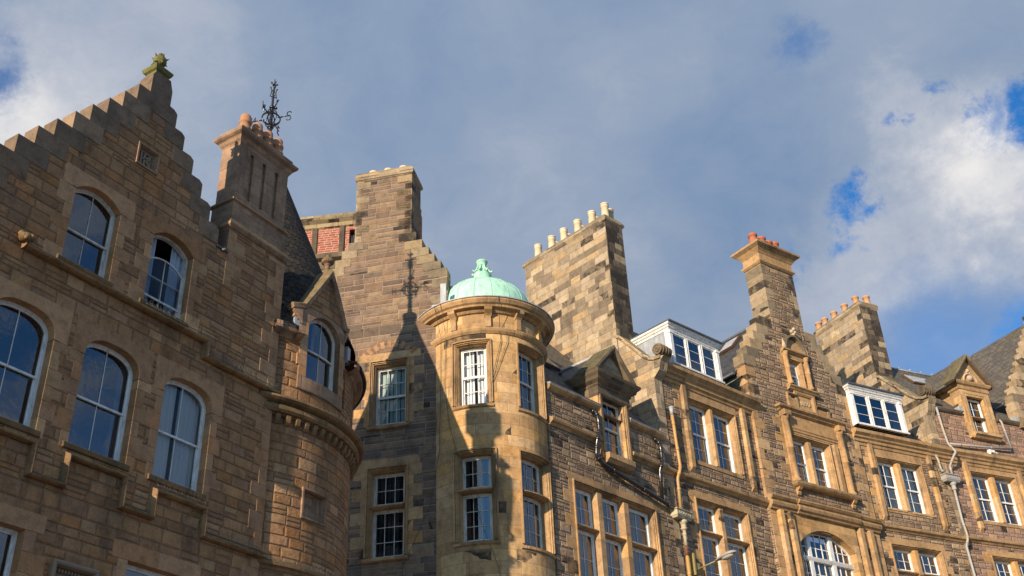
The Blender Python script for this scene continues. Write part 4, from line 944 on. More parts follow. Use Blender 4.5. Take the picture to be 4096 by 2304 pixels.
mb = MB(); mb.tube([(2.28, .5, 17.42), (2.28, 2.5, 17.42)], .06, 8); mb.box(1.0, 1.1, 1.0, 1.6, 16.06, 16.16); mb.box(1.25, 1.45, .0, .5, 15.02, 15.12); mb.box(3.0, 3.16, -.05, .6, 15.05, 15.16); mb.build('flashing', 'lead', dmr, F1)
# black drainpipes of the short front
pipe(HC_, 'black_iron', F1, [(1.10, -.02, 14.76), (1.18, -.13, 14.72), (1.25, -.15, 14.45), (1.25, -.15, 14.02), (1.06, -.24, 13.80), (1.04, -.16, 13.55), (1.00, -.14, 13.14), (1.28, -.14, 12.94), (4.42, -.14, 12.42), (5.30, -.2, 12.26)], .072, 'drainpipe', 'black drainpipe slanting down across the wall')
pipe(HC_, 'black_iron', F1, [(4.50, -.02, 14.74), (4.58, -.12, 14.68), (4.66, -.15, 14.45), (4.65, -.15, 13.98), (4.48, -.25, 13.76), (4.44, -.15, 13.5), (4.40, -.14, 12.5)], .064, 'drainpipe', 'short black drainpipe beside the party wall')
# cables on the tower
def cable(pts, label):
    mb = MB(); Q = []
    for a, b in zip(pts, pts[1:]):
        a, b = Vector(a), Vector(b)
        for i in range(6): Q.append(a+(b-a)*(i/6)+Vector((0, 0, -.12*(i/6)*(1-i/6)*(b-a).length*.25)))
    Q.append(Vector(pts[-1])); mb.tube(Q, .0085, 4, cap=False)
    return tag(mb.build('cable', 'wire', None, KS @ Matrix.Translation((0, 0, EYE))), label, 'cable', 'cables hanging on the round tower')
def tp(az, r_, z): return (TT[0]+r_*math.sin(R(az)), TT[1]+r_*math.cos(R(az)), z)
cable([tp(222, 1.6, 17.7), tp(219, 2.37, 17.27), tp(221, 2.0, 16.3), tp(222, 1.99, 14.4), tp(224, 1.99, 12.5), tp(232, 2.1, 10.9), (-3.45, 29.98, 9.2), (-3.6, 29.95, 7)], 'dark cable hanging from the dome down the left edge of the round tower')
cable([tp(216, 1.6, 17.7), tp(213, 2.37, 17.27), tp(215, 2.0, 16.3), tp(217, 1.99, 14.6), tp(212, 1.99, 13.2), tp(206, 1.98, 12.4), tp(196, 1.99, 11.3), tp(186, 1.98, 10.2), tp(172, 2.0, 8.8), tp(166, 1.99, 7.6)], 'dark cable slanting across the lower front window of the round tower')
cable([tp(170, 1.7, 17.55), tp(166, 2.37, 17.27), tp(164, 2.0, 16.3), tp(163, 1.99, 15.9), tp(172, 2.0, 14.6)], 'short dark cable over the tower cornice to the right of the front window')
cable([tp(158, 2.03, 16.3), tp(157, 1.99, 15.9), tp(166, 1.99, 15.0), tp(173, 2.0, 14.4), tp(173, 1.99, 13.7)], 'dark cable from the tower band course to the upper front window')
cable([tp(226, 2.0, 13.6), tp(230, 2.1, 12.6), (-2.9, 29.86, 12.35), (-3.3, 29.95, 12.9), (-3.45, 29.98, 13.6)], 'looped dark cable on the gable wall left of the round tower')

# ================================================================ red brick building far behind
FRB = kf(-8.6, 36.4, 96.0)
HB = thing('brick_building', 'red brick building with worn stone bands showing behind the turret roof', 'building', (-7.5, 47, 0))
mb = MB(); mb.slab(rect(-6, 5, -EYE, 25.7), [rect(2.05, 2.75, 23.95, 25.2)], 0, .4); mb.build('wall', 'red_brick', HB, FRB)
mb = MB(); mb.mould(-6, 5, [(.02, 25.35), (-.06, 25.42), (-.06, 25.60), (-.18, 25.70), (-.22, 25.82), (-.22, 25.92), (.3, 25.95)]); mb.build('parapet', 'worn_stone', HB, FRB)
mb = MB(); mb.mould(-6, 5, [(.02, 23.35), (-.05, 23.36), (-.07, 23.70), (-.25, 23.78), (-.30, 23.95), (-.26, 24.0), (.02, 24.1)]); mb.build('cornice', 'dark_moulding', HB, FRB)
mb = MB(); mb.mould(-6, 5, [(.02, 22.75), (-.05, 22.78), (-.07, 23.0), (-.03, 23.35), (.02, 23.36)]); mb.mould(-6, 5, [(.02, 21.35), (-.015, 21.35), (-.015, 21.75), (.02, 21.75)]); mb.build('stone_band', 'worn_stone', HB, FRB)
for x in (-1.2, .6, 1.75, 2.85): mb = MB(); mb.box(x-.11, x+.11, -.08, .1, 23.98, 25.40, .9, .4, .02); mb.build('pier', 'dark_moulding' if x != 2.85 else 'worn_stone', HB, FRB)
mb = MB(); mb.box(1.95, 2.85, .25, .35, 23.9, 25.3); wv = mb.build('louvre_window', 'dark_hole', HB, FRB)
mb = MB()
for i in range(9):
    for sg in (-1, 1): mb.tube([(2.05+.7*(i-.5)/8, .12, 23.95 if sg > 0 else 25.0), (2.05+.7*(i+.5)/8, .12, 25.0 if sg > 0 else 23.95)], .012, 4)
mb.build('grille', 'black_iron', wv, FRB)
# ================================================================ long front with the two party-wall stacks
F2 = kf(5.346, 35.510, 47.5); F3 = kf(9.386, 39.211, 54.0); F4 = kf(13.911, 42.499, 61.0); F5 = kf(18.701, 45.154, 64.0)
HM = thing('tenement_front', 'golden-trimmed stone front with white box dormers and a crow-stepped gable chimney', 'building', (12, 50, 0))
FLIP = Matrix.Diagonal((1, -1, 1, 1))
FP = kf(5.028, 35.157, -44.0) @ FLIP              # party wall towards the corner building: x runs back from the street
def party(par, FPx, skew, stack, zb, ztop, thick, wt, cap, pots_, potmat, potprof, scroll, zs0):
    """gable skew wall with a broad chimney stack; seen from the street its left face looks at the viewer"""
    (s0, s1) = stack
    mb = MB(); mb.slab(skew, (), 0, wt); pw = mb.build('party_wall', 'stack_ashlar', par, FPx)
    mb = MB(); mb.box(s0, s1, -.012, thick, zb, ztop, 1., .5); ck = mb.build('chimney', 'stack_ashlar', par, FPx)
    mb = MB(); mb.box(s0-.014, s0+.02, -.016, thick+.004, zb, cap[0][1]+.02); mb.build('dark_end_face', 'dark_ashlar', ck, FPx)  # thin slab of darker stone over the stack's street-end face
    mb = MB(); mb.ring(s0, s1, -.012, thick, cap); mb.build('chimney_cap', 'stack_ashlar', ck, FPx)
    for x, y in pots_: pot(ck, potmat, FPx, x, y, cap[-1][1]-.02, potprof)
    return pw, ck
pp2 = [(.165, 0), (.165, .1), (.155, .52), (.175, .54), (.175, .58), (.16, .59), (.16, .64), (.18, .65), (.175, .70)]
skew = [(.02, -EYE), (6.6, -EYE), (6.6, 22.4), (1.55, 19.62), (1.45, 19.66), (.34, 18.32), (.0, 18.10), (-.55, 18.02), (-.40, 17.9), (-.28, 17.55), (.0, 17.3)]
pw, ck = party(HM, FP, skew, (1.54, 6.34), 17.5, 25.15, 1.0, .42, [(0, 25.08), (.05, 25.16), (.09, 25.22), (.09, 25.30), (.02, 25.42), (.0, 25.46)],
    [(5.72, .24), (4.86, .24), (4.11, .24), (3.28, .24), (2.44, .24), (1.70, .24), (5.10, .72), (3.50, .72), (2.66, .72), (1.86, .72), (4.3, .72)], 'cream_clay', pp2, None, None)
def coping(par, fr, pts, w, scroll, mat='stack_ashlar', r=.22):
    mb = MB(); mb.sweep(pts, [(0, w+.05), (0, -.06), (.05, -.08), (.12, -.06), (.14, w*.5), (.12, w+.05)]); mb.build('skew_coping', mat, par, fr)
    mb = MB(); n = 20; x, z = scroll
    for i in range(n):
        a, b = 2*math.pi*i/n, 2*math.pi*(i+1)/n
        for y0, y1, rr in ((-.10, w+.1, r),):
            mb.poly([(x+rr*math.cos(a), y0, z+rr*math.sin(a)), (x+rr*math.cos(b), y0, z+rr*math.sin(b)), (x+rr*math.cos(b), y1, z+rr*math.sin(b)), (x+rr*math.cos(a), y1, z+rr*math.sin(a))])
            for y in (y0, y1): mb.poly([(x, y, z), (x+rr*math.cos(a), y, z+rr*math.sin(a)), (x+rr*math.cos(b), y, z+rr*math.sin(b))])
    mb.tube([(x+(r*.85-t*.0062*r*4)*math.cos(t*.35), -.11, z+(r*.85-t*.0062*r*4)*math.sin(t*.35)) for t in range(34)], .022, 5)
    for y in (.02, .18, .32): mb.tube([(x+r*math.cos(2*math.pi*i/16), y, z+r*math.sin(2*math.pi*i/16)) for i in range(17)], .025, 5)
    mb.build('scroll', 'dark_moulding' if mat == 'stack_ashlar' else mat, par, fr)
coping(pw, FP, [(1.54, 19.72), (1.40, 19.66), (.35, 18.42), (.10, 18.20), (-.15, 18.10), (-.42, 18.08)], .42, (-.36, 18.32))
# --- bay 2
mb = MB(); mb.slab([(-.05, -EYE), (5.35, -EYE), (5.35, 17.6), (-.05, 17.6)], [rect(1.27, 4.15, 14.5, 17.05), rect(1.03, 3.92, 9.8, 13.1)], 0, .45); mb.build('front_wall', 'front_rubble', HM, F2)
l2 = [(1.44, 2.56), (2.80, 3.98)]
w = lightset(HM, F2, l2, 14.62, 16.92, None, .22, 2, 2, 2, ['edge', 'sides'], 'beige_curtain', paint='white_paint')
mb = MB(); dressings(mb, 1.30, 4.15, 14.5, 17.07, .2, .02, .02, .4, .0, .01); mb.box(1.2, 4.26, -.012, .3, 17.075, 17.42, 1., .4, .01); mb.build('window_surround', 'gold_dressed', w, F2)
def strips(par, fr, xs, z0, z1, w_=.26, out=.12):
    for x in xs:
        mb = MB(); z = z0
        k = [(x-w_/2, .03), (x-w_/2, -out*.25), (x-w_*.32, -out), (x+w_*.42, -out), (x+w_/2, -out*.6), (x+w_/2, .03)]
        while z < z1-.01:
            zz = min(z+rng.uniform(.3, .45), z1); rr, t = rng.random(), rng.uniform(.95, 1.05)
            if z1-zz < .15: zz = z1
            for (xa, ya), (xb, yb) in zip(k, k[1:]): mb.poly([(xa, ya, z), (xb, yb, z), (xb, yb, zz), (xa, ya, zz)], t, rr)
            z = zz
        mb.poly([(p, y, z1) for p, y in k], 1., .4); mb.poly([(x-w_/2, .03, z0-.22)]+[(x-w_/4, -out, z0), (x-w_/2, -out*.4, z0)]); mb.poly([(x+w_/2, .03, z0-.22), (x+w_/2, -out*.4, z0), (x+w_/4, -out, z0)]); mb.poly([(x-w_/2, .03, z0-.22), (x+w_/2, .03, z0-.22), (x+w_/4, -out, z0), (x-w_/4, -out, z0)])
        mb.build('window_strip', 'gold_dressed', par, fr)
strips(HM, F2, (1.08, 4.60), 14.2, 17.45)
def side_stones(par, fr, xs, z0, z1, lo=.42):
    for x, s in xs:
        z = z0; k = 0; mb = MB()
        while z < z1-.05:
            zz = min(z+rng.uniform(.28, .4), z1); w_ = lo if k % 2 else .16
            mb.box(x-w_ if s < 0 else x, x if s < 0 else x+w_, -.012, .2, z+.003, zz-.003, rng.uniform(.92, 1.05), rng.random(), .008); z = zz; k += 1
        mb.build('long_and_short_stones', 'gold_dressed', par, fr)
side_stones(HM, F2, ((.98, -1),), 14.0, 17.4); side_stones(HM, F2, ((4.70, 1),), 14.0, 17.4, .32)
w = lightset(HM, F2, [(1.13, 2.28), (2.56, 3.80)], 9.9, 12.94, (11.85, 11.99), .22, 2, 2, 3, ['edge', None], 'beige_curtain')
mb = MB(); dressings(mb, .99, 3.94, 9.8, 13.08, .2, .40, .16, .34, .0, .006); mb.box(.7, 4.2, -.008, .2, 13.09, 13.35, 1., .4); mb.build('window_surround', 'gold_dressed', w, F2)
string(HM, F2, -.02, 5.25, -.04)
cprof = [(.02, 17.38), (-.05, 17.40), (-.08, 17.50), (-.14, 17.54), (-.16, 17.64), (-.24, 17.70), (-.26, 17.76), (-.38, 17.86), (-.40, 17.98), (-.36, 18.02), (.3, 18.08)]
mb = MB(); mb.mould(-.25, 5.55, cprof); mb.build('cornice', 'gold_moulding', HM, F2)
def box_dormer(par, fr, x0, x1, z0, z1, lights, y=-.28, depth=2.7, over=.16, curtains=('sides',), cheek='lead'):
    mb = MB()
    mb.slab(rect(x0, x1, z0, z1), [rect(a-.03, b+.03, z0+.06, z1-.30) for a, b in lights], y, y+.12)
    mb.ring(x0, x1, y, y+depth, [(0, z1-.27), (.02, z1-.26), (.04, z1-.19), (.08, z1-.16), (.10, z1-.10), (.14, z1-.07), (.16, z1-.02), (.16, z1)])
    for xa, xb in ((x0-.01, x0+.14), (x1-.14, x1+.01)): mb.box(xa, xb, y-.06, y+.1, z0, z1-.30); mb.box(xa-.03, xb+.03, y-.09, y+.1, z1-.40, z1-.30)
    mb.box(x0-.02, x0+.05, y+.1, y+.20, z0, z1-.2); mb.box(x1-.05, x1+.02, y+.1, y+.20, z0, z1-.2); mb.box(x0-.04, x1+.04, y-.12, y+.1, z0, z0+.07)
    dm = mb.build('box_dormer', 'white_paint', par, fr)
    mb = MB(); mb.box(x0+.01, x1-.01, y+.44, y+depth, z0, z1-.25); mb.box(x0+.005, x0+.04, y+.20, y+.44, z0, z1-.25); mb.box(x1-.04, x1-.005, y+.20, y+.44, z0, z1-.25); mb.box(x0-.02, x0+.03, y+.75, y+.83, z0, z1-.2); mb.build('dormer_cheeks', cheek, dm, fr)
    mb = MB(); mb.box(x0-over, x1+over, y-over-.06, y+depth, z1, z1+.07); mb.build('dormer_roof', 'dark_lead', dm, fr)
    for i, (a, b) in enumerate(lights):
        w = window(par, fr, a, b, z0+.07, z1-.31, y-.01, 1, 3, 3, .5, sash2=False, curtain=curtains[i % len(curtains)], cmat='blue_curtain', fw=.03, depth=.10, room=.25)
        MB_ = MB()
    return dm
box_dormer(HM, F2, .42, 3.28, 18.04, 19.78, [(.60, 1.38), (1.46, 2.24), (2.32, 3.10)], curtains=('left', None, 'right'))
mb = MB(); mb.poly([(-.1, .15, 18.06), (6.4, .15, 18.06), (6.4, 3.6, 22.0), (-.1, 3.6, 22.0)]); mb.build('main_roof', 'slate', HM, F2)
# --- bay 3, the crow-stepped gable
cx = 2.97
gl = [(cx-3.20+.285*i, 20.12+.44*i) for i in range(6)]; gr = [(cx+3.20-.285*i, 20.12+.44*i) for i in range(6)]
out = [(-.22, -EYE), (6.16, -EYE), (6.16, 19.7)]
for i, (u, z) in enumerate(gr): out += [(u-.02, 19.7 if i == 0 else gr[i-1][1]-.03), (u-.02, z-.03)]
out = out[:2]+out[3:]
out += [(4.0, 22.3), (4.0, 23.6), (1.95, 23.6), (1.95, 22.3)]
for i in range(5, -1, -1): u, z = gl[i]; out += [(u+.02, z-.03), (u+.02, 19.7 if i == 0 else gl[i-1][1]-.03)]
fo = .14
mb = MB(); mb.slab(out, [rect(2.42, 3.38, 19.25, 20.62), rect(1.72, 4.08, 14.75, 17.0), rect(1.05, 4.45, 8.0, 13.0)], -fo, .40); mb.build('gable_wall', 'front_rubble', HM, F3)
F3p = F3 @ Matrix.Translation((0, -fo, 0))
steps(HM, F3p, 'stack_dressed', gl, -1, .72, .45, .56, .012); steps(HM, F3p, 'stack_dressed', gr, 1, .72, .45, .56, .012, .0)
for x, s_, nm in ((-.22, -1, 1), (6.16, 1, 2)): quoin(HM, F3p, 'gold_dressed', x, s_, 13.95, 19.65, .62, .30, .40, .012, .4)
mb = MB(); mb.box(1.95, 4.0, -.008, .92, 22.2, 25.30); ck = mb.build('chimney', 'front_rubble', HM, F3p)
quoin(ck, F3p, 'stack_dressed', 1.95, -1, 22.6, 25.2, .5, .24, .36, .016, .93); quoin(ck, F3p, 'stack_dressed', 4.0, 1, 22.6, 25.2, .5, .24, .36, .016, .93)
mb = MB(); mb.ring(1.95, 4.0, -.01, .92, [(0, 25.2), (.04, 25.22), (.11, 25.30), (.11, 25.36), (.03, 25.42), (.03, 25.74), (.06, 25.78), (.10, 25.86), (.12, 25.88), (.20, 25.98), (.36, 26.10), (.38, 26.18), (.20, 26.26), (.12, 26.36), (.0, 26.40)]); mb.build('chimney_cap', 'gold_moulding', ck, F3p)
pr_ = [(.16, 0), (.21, .30), (.21, .38), (.18, .42), (.175, .62), (.21, .64), (.22, .74), (.20, .76)]
for x, y in ((2.30, .42), (2.86, .42), (3.38, .50), (3.72, .42)): pot(ck, 'red_clay', F3p, x, y, 26.34, pr_)
# attic window with its arched pediment
w = big_window(HM, F3p, 2.60, 3.20, 19.36, 20.48, .15, 2, 2, 2, aw=.12, lo=.40, sill=.02)
def colonnette(mb, x, z0, z1, r_=.075, y=-.10):
    mb.lathe([(r_*1.5, z0), (r_*1.5, z0+.10), (r_*1.1, z0+.14), (r_, z0+.2), (r_, (z0+z1)/2-.04), (r_*1.3, (z0+z1)/2-.02), (r_*1.3, (z0+z1)/2+.02), (r_, (z0+z1)/2+.04), (r_*.95, z1-.18), (r_*1.3, z1-.16), (r_*1.2, z1-.1), (r_*1.7, z1-.03), (r_*1.7, z1)], 14, c=(x, y)); mb.box(x-r_*1.1, x+r_*1.1, y, .03, z0, z1)
for x in (2.36, 3.62): mb = MB(); colonnette(mb, x, 19.32, 20.84, .075); mb.build('colonnette', 'gold_dressed', w, F3p)
mb = MB(); mb.slab([(2.48, 20.64), (3.50, 20.64), (3.50, 20.84), (2.48, 20.84)], (), -.05, .1); mb.mould(2.20, 3.80, [(.02, 20.82), (-.10, 20.84), (-.16, 20.90), (-.20, 20.92), (-.20, 20.98), (.02, 21.02)]); en = mb.build('attic_entablature', 'gold_moulding', w, F3p)
ap_ = [(3.0+.60*math.cos(math.pi*i/14), 20.98+.72*math.sin(math.pi*i/14)) for i in range(15)]
mb = MB(); mb.slab(ap_, (), -.03, .1); mb.build('tympanum', 'gold_dressed', en, F3p)
mb = MB(); mb.sweep(ap_[::-1], [(0, .05), (-.10, .0), (-.10, -.04), (-.06, -.08), (-.02, -.20), (.06, -.20), (.07, .05)]); mb.build('arched_hood', 'dark_moulding', en, F3p)
mb = MB(); mb.ball((3.05, -.15, 21.82), .10, 8); mb.ball((3.12, -.2, 21.92), .08, 8); mb.ball((2.96, -.16, 21.94), .09, 8); mb.ball((3.05, -.22, 22.05), .09, 8); mb.build('carved_crest', 'gold_carving', en, F3p); mb = MB(); mb.tube([(2.36, -.1, 21.0), (2.36, -.1, 21.2), (2.33, -.1, 21.45)], [.12, .08, .02], 8); mb.build('pinnacle', 'gold_carving', en, F3p); mb = MB(); mb.tube([(3.72, -.1, 21.0), (3.72, -.1, 21.2), (3.72, -.1, 21.4)], [.12, .08, .02], 8); mb.build('pinnacle', 'gold_carving', en, F3p)
mb = MB(); mb.mould(2.16, 3.95, [(.02, 19.30), (-.10, 19.32), (-.20, 19.26), (-.22, 19.20), (-.16, 19.14), (-.12, 19.08), (.02, 19.04)]); mb.build('attic_sill', 'gold_moulding', w, F3p)
# date stone between the storeys
mb = MB(); mb.sweep(rect(2.66, 3.52, 18.34, 18.92), [(0, .05), (0, -.05), (-.07, -.09), (-.20, -.09), (-.20, .02)], closed=True); mb.box(2.6, 3.6, -.012, .1, 18.3, 18.95, 1., .2)
mb.box(2.18, 2.46, -.09, .03, 18.20, 18.66, 1., .5, .01); mb.box(3.72, 4.44, -.06, .03, 18.20, 18.52, 1., .5, .01); mb.box(2.0, 2.2, -.09, .03, 18.2, 18.9, 1., .3, .01); mb.box(4.36, 4.52, -.09, .03, 18.2, 18.6, 1., .3, .01); mb.box(2.46, 3.72, -.05, .03, 18.18, 18.34, 1., .3)
ds = mb.build('date_stone', 'gold_dressed', HM, F3p)
mb = MB(); mb.mould(2.02, 2.52, [(.02, 18.72), (-.1, 18.74), (-.16, 18.80), (-.16, 18.84), (.02, 18.88)]); mb.mould(3.70, 4.40, [(.02, 18.50), (-.1, 18.52), (-.16, 18.58), (-.16, 18.62), (.02, 18.66)]); mb.build('shoulder_moulding', 'dark_moulding', ds, F3p)
letters(ds, '1890', .30, F3p, 3.08, -.02, 18.58, 'gold_carving', 'date', .02)
# two-light window with colonnettes and entablature
w = lightset(HM, F3p, [(1.84, 2.74), (3.00, 3.98)], 14.90, 16.84, None, .22, 2, 2, 2, ['edge', 'edge'], 'blue_curtain')
mb = MB(); dressings(mb, 1.72, 4.10, 14.9, 17.0, .2, .05, .05, .4, .0, .008); mb.mould(1.62, 4.7, [(.02, 17.02), (-.03, 17.04), (-.03, 17.12), (-.06, 17.14), (-.06, 17.22), (-.09, 17.26), (-.09, 17.30), (-.04, 17.32), (-.04, 17.86), (.02, 17.88)]); mb.build('window_surround', 'gold_dressed', w, F3p)
for x in (1.56, 4.84):
    mb = MB(); colonnette(mb, x, 14.86, 17.72, .13, -.10); mb.box(x-.2, x+.2, -.30, .03, 17.66, 17.9, 1., .5, .02); mb.build('colonnette', 'gold_dressed', w, F3p)
for x in (4.42,): strips(HM, F3p, (x,), 14.95, 17.0, .3, .10)
side_stones(HM, F3p, ((1.40, -1), (5.0, 1)), 14.9, 17.7, .5)
mb = MB(); mb.ring(1.40, 5.02, -.05, .2, [(.0, 17.84), (.05, 17.88), (.10, 17.92), (.12, 17.98), (.22, 18.04), (.24, 18.12), (.10, 18.2), (.0, 18.24)]); mb.build('entablature', 'gold_moulding', w, F3p)
mb = MB(); mb.ring(1.48, 4.98, -.18, .1, [(-.02, 14.66), (.04, 14.69), (.10, 14.76), (.12, 14.82), (.08, 14.88), (.0, 14.90)]); mb.build('sill_shelf', 'gold_moulding', w, F3p)
for x in (1.62, 4.84):
    mb = MB(); mb.mould(x-.09, x+.09, [(.02, 14.34), (-.06, 14.36), (-.10, 14.44), (-.08, 14.50), (-.16, 14.56), (-.22, 14.66), (.02, 14.68)]); mb.build('sill_bracket', 'gold_dressed', w, F3p)
# great arched window below, under a rolled string course
hd = seg_pts(1.18, 4.34, 12.42, 13.06, 20)
mb = MB(); mb.slab([(.95, 8.0), (1.18, 8.0)] + hd[::-1] + [(4.34, 8.0), (4.60, 8.0), (4.60, 13.62), (.95, 13.62)], (), -.05, .42, back=False); ar = mb.build('arched_surround', 'gold_ashlar', HM, F3p)
# timber frame of the arched window
def arched_window(par, fr, x0, x1, z0, hd, y, posts, zt):
    zf = head_fn(hd); mb = MB()
    pth = [(x0, z0), (x0, zf(x0+.001))] + sorted(hd)[1:-1] + [(x1, zf(x1-.001)), (x1, z0)]
    mb.sweep(pth, [(0, y+.12), (0, y), (-.07, y), (-.07, y+.12)])
    for p in posts: mb.box(p-.10, p+.10, y-.06, y+.12, z0, zf(p)-.02)
    mb.mould(x0, x1, [(y+.1, zt-.10), (y-.06, zt-.08), (y-.10, zt), (y-.12, zt+.06), (y-.04, zt+.10), (y+.1, zt+.10)])
    ed = [x0+.07]+[q for p in posts for q in (p-.10, p+.10)]+[x1-.07]; pn = MB()
    for i in range(0, len(ed), 2):
        a, b = ed[i], ed[i+1]; n = 3 if b-a > .9 else 2 if False else 1
        n = 3 if b-a > .8 else 2
        for k in range(1, n): x = a+(b-a)*k/n; mb.box(x-.018, x+.018, y+.03, y+.08, z0, zf(x)-.05)
        for zz in (zt+.48, zt-.55, zt-1.1, zt-1.65): 
            if zz < zf((a+b)/2)-.2: mb.box(a, b, y+.035, y+.08, zz-.016, zz+.016)
        for p, q in ((zt+.08, None), (z0, zt-.08)):
            for j in range(6):
                u, v = a+(b-a)*j/6, a+(b-a)*(j+1)/6
                pn.poly([(u, y+.05, p), (v, y+.05, p), (v, y+.05, q or zf(v)-.04), (u, y+.05, q or zf(u)-.04)])
    w = mb.build('window', 'white_paint', par, fr); pn.build('pane', 'glass', w, fr, recalc=False)
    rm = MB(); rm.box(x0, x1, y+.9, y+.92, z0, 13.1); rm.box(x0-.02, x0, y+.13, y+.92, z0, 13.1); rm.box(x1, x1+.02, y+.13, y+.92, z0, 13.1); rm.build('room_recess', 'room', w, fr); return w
arched_window(HM, F3p, 1.18, 4.34, 8.4, hd, .26, (1.92, 3.22), 11.95)
for x in (.28, .80, 4.86, 5.46): strips(HM, F3p, (x,), 8.0, 13.5, .26, .17)
for x0, x1 in ((-.2, .15), (.4, .68), (4.98, 5.34), (5.58, 6.14)):
    z = 8.; mb = MB()
    while z < 13.5: zz = min(z+rng.uniform(.3, .5), 13.55); mb.box(x0, x1, -.02, .2, z+.003, zz-.003, rng.uniform(.93, 1.05), rng.random(), .006); z = zz
    mb.build('pier_stones', 'gold_dressed', ar, F3p)
mb = MB()
for a, b, o in ((-.2, 1.22, .0), (1.22, 4.80, .07), (4.80, 6.14, .0)): mb.mould(a, b, [(.02, 13.50), (-.10-o, 13.52), (-.13-o, 13.60), (-.20-o, 13.64), (-.24-o, 13.74), (-.22-o, 13.82), (-.14-o, 13.86), (-.22-o, 13.90), (-.28-o, 13.98), (-.28-o, 14.03), (.02, 14.10)])
mb.build('string_course', 'gold_moulding', HM, F3p)
# roof of the stepped gable and the slate-hung cheek on its left side
mb = MB(); mb.poly([(cx, .3, 23.2), (cx-3.35, .3, 19.35), (cx-3.35, 7, 19.35), (cx, 7, 23.2)]); mb.poly([(cx, .3, 23.2), (cx+3.3, .3, 19.35), (cx+3.3, 7, 19.35), (cx, 7, 23.2)]); gr_ = mb.build('gable_roof', 'slate', HM, F3)
mb = MB(); mb.tube([(cx, .9, 23.22), (cx, 7, 23.22)], .08, 8); mb.build('ridge', 'dark_lead', gr_, F3)
mb = MB(); mb.tube([(cx-3.38, .3, 19.36), (cx-3.38, 7, 19.36)], .07, 8); mb.build('gutter', 'dark_lead', gr_, F3)
sl_ = math.atan2(3.85, 3.35); fsk = F3 @ Matrix.Translation((cx-.72, 2.6, 22.37)) @ Matrix.Rotation(-sl_, 4, 'Y')
mb = MB(); mb.box(-.50, .50, -.45, .45, .02, .12); sk = mb.build('skylight', 'timber', HM, fsk)
mb = MB(); mb.poly([(-.42, -.38, .135), (.42, -.38, .135), (.42, .38, .135), (-.42, .38, .135)]); mb.build('pane', M['lead'], sk, fsk)
mb = MB(); mb.poly([(-.20, .3, 17.8), (-.20, 4, 17.8), (-.20, 4, 19.4), (-.20, .3, 19.4)]); mb.build('slate_hung_cheek', 'hung_slate', HM, F3)
# --- bay 4
mb = MB(); mb.slab([(.3, -EYE), (6.1, -EYE), (6.1, 17.7), (.3, 17.7)], [rect(1.4, 4.05, 14.7, 17.0), rect(1.2, 4.0, 9.8, 13.2)], 0, .45); mb.build('front_wall', 'front_rubble', HM, F4)
w = lightset(HM, F4, [(1.54, 2.60), (2.88, 3.98)], 14.80, 16.92, None, .22, 2, 2, 2, ['parted', 'full'], 'curtain', gl='clear_glass')
mb = MB(); dressings(mb, 1.40, 4.14, 14.7, 17.07, .2, .02, .02, .4, .0, .01); mb.box(1.3, 4.25, -.012, .3, 17.075, 17.5, 1., .4, .01); mb.box(1.5, 2.55, -.06, .1, 14.70, 14.78, 1.15, .9); mb.box(2.9, 4.15, -.06, .1, 14.68, 14.76, 1.15, .9); mb.build('window_surround', 'gold_dressed', w, F4)
strips(HM, F4, (1.18, 4.66), 14.35, 17.55); side_stones(HM, F4, ((1.06, -1), (4.78, 1)), 14.2, 17.5, .34)
w = lightset(HM, F4, [(1.28, 2.42), (2.70, 3.90)], 9.9, 13.08, (12.05, 12.19), .22, 3, 2, 3, [None, 'right'], 'curtain')
mb = MB(); dressings(mb, 1.14, 4.04, 9.8, 13.24, .2, .46, .2, .36, .0, .006); mb.box(.95, 4.3, -.008, .2, 13.245, 13.5, 1., .4); mb.build('window_surround', 'gold_dressed', w, F4)
string(HM, F4, .35, 5.75, .12)
mb = MB(); mb.mould(.25, 6.0, [(y, z+.04) for y, z in cprof]); mb.build('cornice', 'gold_moulding', HM, F4)
box_dormer(HM, F4, .46, 3.46, 18.26, 20.10, [(.64, 1.46), (1.55, 2.37), (2.46, 3.28)], curtains=(None, None, 'right'))
mb = MB(); mb.poly([(-.5, .15, 18.1), (5.9, .15, 18.1), (5.9, 3.6, 22.1), (-.5, 3.6, 22.1)]); mb.build('main_roof', 'slate', HM, F4)
FP2 = kf(18.631, 45.116, -27.0) @ FLIP
skew2 = [(.02, -EYE), (6.0, -EYE), (6.0, 23.6), (2.36, 22.5), (2.2, 22.7), (.55, 20.85), (.10, 20.45), (-.35, 20.40), (-.22, 20.2), (-.12, 19.9), (.0, 19.7)]
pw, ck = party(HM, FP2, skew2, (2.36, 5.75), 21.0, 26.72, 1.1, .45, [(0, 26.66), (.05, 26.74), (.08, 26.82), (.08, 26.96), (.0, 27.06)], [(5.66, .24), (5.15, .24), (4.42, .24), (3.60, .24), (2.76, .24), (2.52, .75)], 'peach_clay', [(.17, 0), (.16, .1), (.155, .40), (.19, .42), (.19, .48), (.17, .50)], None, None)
coping(pw, FP2, [(2.34, 22.82), (2.15, 22.72), (.60, 20.98), (.30, 20.75), (-.05, 20.60), (-.30, 20.58)], .45, (-.12, 20.86), r=.24)
quoin(HM, F4, 'stack_dressed', 6.05, 1, 17.9, 19.9, .55, .3, .4, .0, .3)
